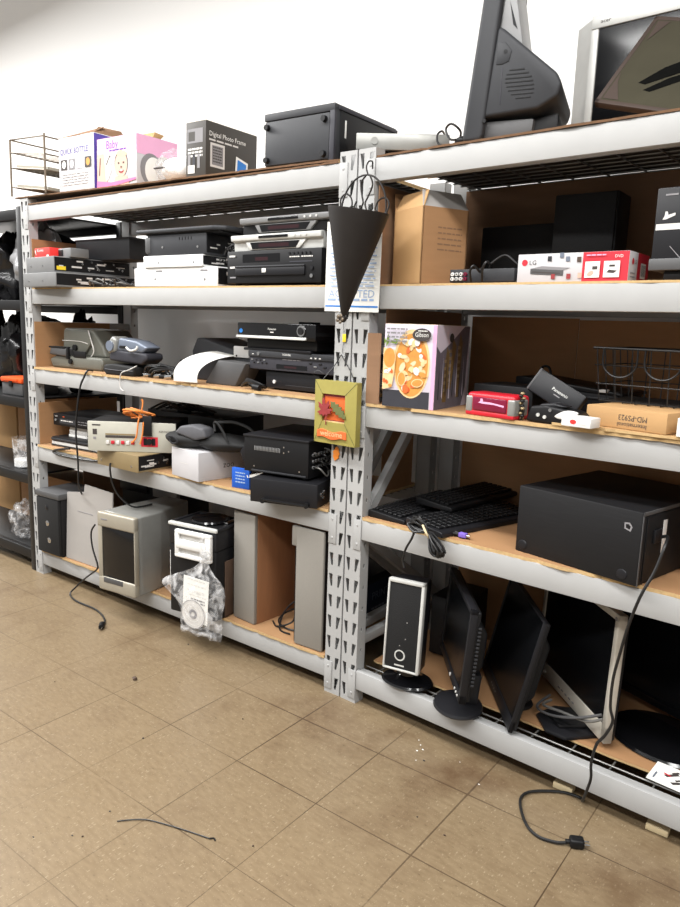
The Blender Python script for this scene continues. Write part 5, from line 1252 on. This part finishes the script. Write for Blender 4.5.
MB().prism([(.02, .02), (.075, .02), (.085, .12), (.04, .12)], 'x', .04, .115, blk2, .008).done('stand_neck', t)
t, T = monitor('black monitor tilted far back, its corner down on the wire deck', .515, .150, zc+.004, -50.6, 12.6, .412, .356, .014, blk2, blk, .007, .040)
mb = MB(); mb.M = T
for k in range(4): mb.cyl((-.06+k*.02, 0, .02), (-.06+k*.02, -.0015, .02), .0025, mgrey, 8)
mb.done('buttons', t)
MB().lathe([(0, 0), (.042, 0), (.046, .006), (.043, .012), (0, .020)], (.03, .072, 0), blk, 36).done('base', t); MB().box(.005, .055, .012, .055, .072, .16, blk, .006).done('stand_neck', t)
t, T = monitor('silver framed monitor on a dark angular foot', .712, .252, .150, -41.7, 1.5, .463, .385, .026, palechamp, blk, .020, .052, deep=.035)
mb = MB(); mb.M = T; mb.cyl((-.16, 0, .022), (-.16, -.003, .022), .006, paper, 12)
for k in range(5): mb.box(-.06+k*.024, -.002, .020, -.048+k*.024, .001, .024, greyink, .0005)
mb.cyl((.217, -.001, .37), (.217, .001, .37), .006, greyink, 12); mb.done('controls', t)
MB().prism([(.04, -.115), (.125, -.125), (.175, -.085), (.17, .028), (.02, .028), (.0, -.04)], 'z', 0, .012, blk2, .003).prism([(.04, -.085), (.13, -.085), (.14, .0), (.03, .0)], 'z', .011, .024, blk, .006).done('foot', t)
MB().box(.04, .026, .0, .12, .045, .20, blk2, .006).done('stand_neck', t)
mb = MB().tube([(.0, -.05, .03), (.05, -.10, .045), (.12, -.075, .06), (.20, -.04, .075), (.235, -.012, .10)], .0042, wiregrey, 8, 6).tube([(-.03, -.04, .03), (.03, -.11, .03), (.10, -.10, .04), (.18, -.06, .075), (.232, -.014, .112)], .0042, dgrey, 8, 6)
mb.done('monitor_cable', t)
t, T = monitor('large glossy black monitor on an oval foot at the right picture edge', 1.045, .350, .165, -20, 3, .64, .40, .026, gloss, blk, .016, .03, deep=.035)
MB().lathe([(0, 0), (.138, 0), (.145, .005), (.138, .012), (.06, .018), (0, .02)], (-.02, -.085, 0), gloss, 44, 1.1, .92).done('base', t)
MB().box(-.05, .035, .012, .05, .062, .16, gloss, .008).done('stand_neck', t)
# printed card, shims, small floor things
t = MB().box(0, 0, 0, .105, .088, .0022, paper, 0); f = TP(.0022)
for pts in ([(.032, .040), (.058, .066), (.066, .062), (.042, .036)], [(.045, .060), (.058, .074), (.064, .070), (.052, .056)], [(.055, .020), (.074, .034), (.080, .028), (.064, .014)], [(.062, .036), (.074, .046), (.078, .042), (.066, .031)]): t.dp(f, pts, ink)
t.dp(f, [(.03, .05), (.05, .046), (.048, .042), (.032, .044)], redp).dq(f, .012, .012, .016, .040, slate)
t = t.done('printed_card'); place(t, 'R', 1.018, .052, Z[0]+.0085, -3); t.rotation_euler.x = R(4); tag(t, 'white card with dark slanted marks lying at the lowest shelf edge, bottom right', 'card')
for k, (x, lab) in enumerate(((.778, 'cream wooden shim under the lowest beam near the trailing black cord'), (1.036, 'cream wooden shim under the lowest beam below the white printed card'))):
    t = MB().box(0, 0, 0, .056, .030, .017, tan, .002).done('wooden_shim'); place(t, 'R', x, .030, .0006, 2); tag(t, lab, 'shim', 'cream shims under the right rack')
t = MB().tube([(-.012, -.888, .002), (.010, -.862, .003), (.04, -.835, .0035), (.09, -.812, .003), (.15, -.790, .003), (.215, -.769, .003)], .0017, wirem, 6, 6).tube([(.215, -.769, .003), (.222, -.760, .002), (.231, -.764, .002)], .002, wirem, 6, 2).done('string'); tag(t, 'curved dark bit of string lying on the open floor', 'string')
mb = MB(); q = random.Random(77)
for k in range(24):
    x, y = (q.uniform(-.9, .68), q.uniform(-1.1, -.09)) if k > 6 else (q.uniform(.35, .68), q.uniform(-.14, -.03))
    r = q.uniform(.0012, .003); mb.blob((x, y, r*.5), (r*q.uniform(.8, 1.8), r, r*.6), (ink, ink, frameb)[k % 3] if k > 6 else paper, .4, 6, 8, 5, k)
mb.blob((-.62, -.42, .005), (.010, .008, .006), frameb, .5, 6, 12, 8, 3)
t = mb.done('floor_crumbs'); tag(t, 'scattered tiny crumbs and paper bits on the floor', 'crumbs', None, 'stuff')
# ---------------------------------------------------------------- pieces that belong to a part of their thing
def base_name(o): return o.name.split('.')[0]
SUB = {'screen': ('bezel', 'front_housing', 'housing'), 'logo': ('bezel',), 'buttons': ('bezel', 'back_shell', 'front_lip', 'body'), 'controls': ('bezel',), 'side_vents': ('back_shell',),
       'speaker_grille': ('rear_shell',), 'side_tab': ('rear_shell',), 'button': ('front_strip', 'display_panel'), 'power_button': ('front_strip',), 'knob': ('front_panel',), 'push_button': ('front_panel',),
       'disc_slot': ('casing',), 'display': ('display_frame',), 'rating_label': ('rear_plate',), 'power_socket': ('rear_plate',), 'display_reflection': ('display_window',), 'sockets': ('rear_panel',),
       'latch': ('lid',), 'handle_end': ('bar_handle',), 'badge': ('front_bezel', 'cabinet'), 'control_strip': ('front_bezel',), 'lid_catch': ('top_rim',), 'round_lid': ('top_rim',), 'banner_lettering': ('banner',), 'leaf_stem': ('red_leaf',),
       'frame_recess': ('front_frame',), 'scallop': ('rim',), 'keypad': ('front_slope',), 'rubber_foot': ('front_panel',), 'buckle': ('end_pouch',), 'zipper': ('case_body',), 'driver_cap': ('grille',), 'seam_trim': ('front_cover',), 'sticker': ('side_panel',), 'foot': ()}
for root in [o for o in bpy.data.objects if o.parent is None]:
    kids = list(root.children)
    for k in kids:
        for p in kids:
            if k is not p and base_name(p) in SUB.get(base_name(k), ()) and base_name(k) != base_name(p) and p.parent == root:
                k.parent = p; break
LAMPS = [(-6.6, -1.0, 110), (-4.2, -1.0, 110), (-2.0, -1.2, 62), (.2, -1.3, 56), (2.6, -1.5, 62), (-2.0, -3.0, 78), (.8, -3.0, 82)]  # leftmost pair: unseen fills added to brighten the wall; the rest, ceiling tubes
WORLD = .36; EXPO = .36
# ---------------------------------------------------------------- camera and light
cd = bpy.data.cameras.new('camera'); cam = bpy.data.objects.new('camera', cd); col.objects.link(cam)
cd.sensor_fit = 'HORIZONTAL'; cd.sensor_width = 36; cd.lens = 36*713.66/680; cd.clip_start = .02
yaw, pitch, roll = .6916, .1764, .0327
f = Vector((-math.sin(yaw)*math.cos(pitch), math.cos(yaw)*math.cos(pitch), -math.sin(pitch)))
r = Vector((math.cos(yaw), math.sin(yaw), 0)); u = r.cross(f)
r2 = r*math.cos(roll)+u*math.sin(roll); u2 = -r*math.sin(roll)+u*math.cos(roll)
M = Matrix((( r2.x, u2.x, -f.x, 1.4697), (r2.y, u2.y, -f.y, -1.8162), (r2.z, u2.z, -f.z, 1.2902), (0, 0, 0, 1)))
cam.matrix_world = M
bpy.context.scene.camera = cam
def lamp(x, y, z, sx, sy, power, c=(1, .993, .98)):
    l = bpy.data.lights.new('ceiling_and_fill_lamp', 'AREA'); l.shape = 'RECTANGLE'; l.size = sx; l.size_y = sy; l.energy = power; l.color = c
    o = bpy.data.objects.new('ceiling_and_fill_lamp', l); o.location = (x, y, z); col.objects.link(o); return o
for x, y, pw in LAMPS: lamp(x, y, 3.25, 2.4, .35, pw)
w = bpy.data.worlds.new('World'); bpy.context.scene.world = w; w.use_nodes = True
w.node_tree.nodes['Background'].inputs[0].default_value = (1, .985, .96, 1); w.node_tree.nodes['Background'].inputs[1].default_value = WORLD
vs = bpy.context.scene.view_settings; vs.view_transform = 'Standard'; vs.look = 'None'; vs.gamma = 1; vs.use_curve_mapping = False; vs.exposure = EXPO
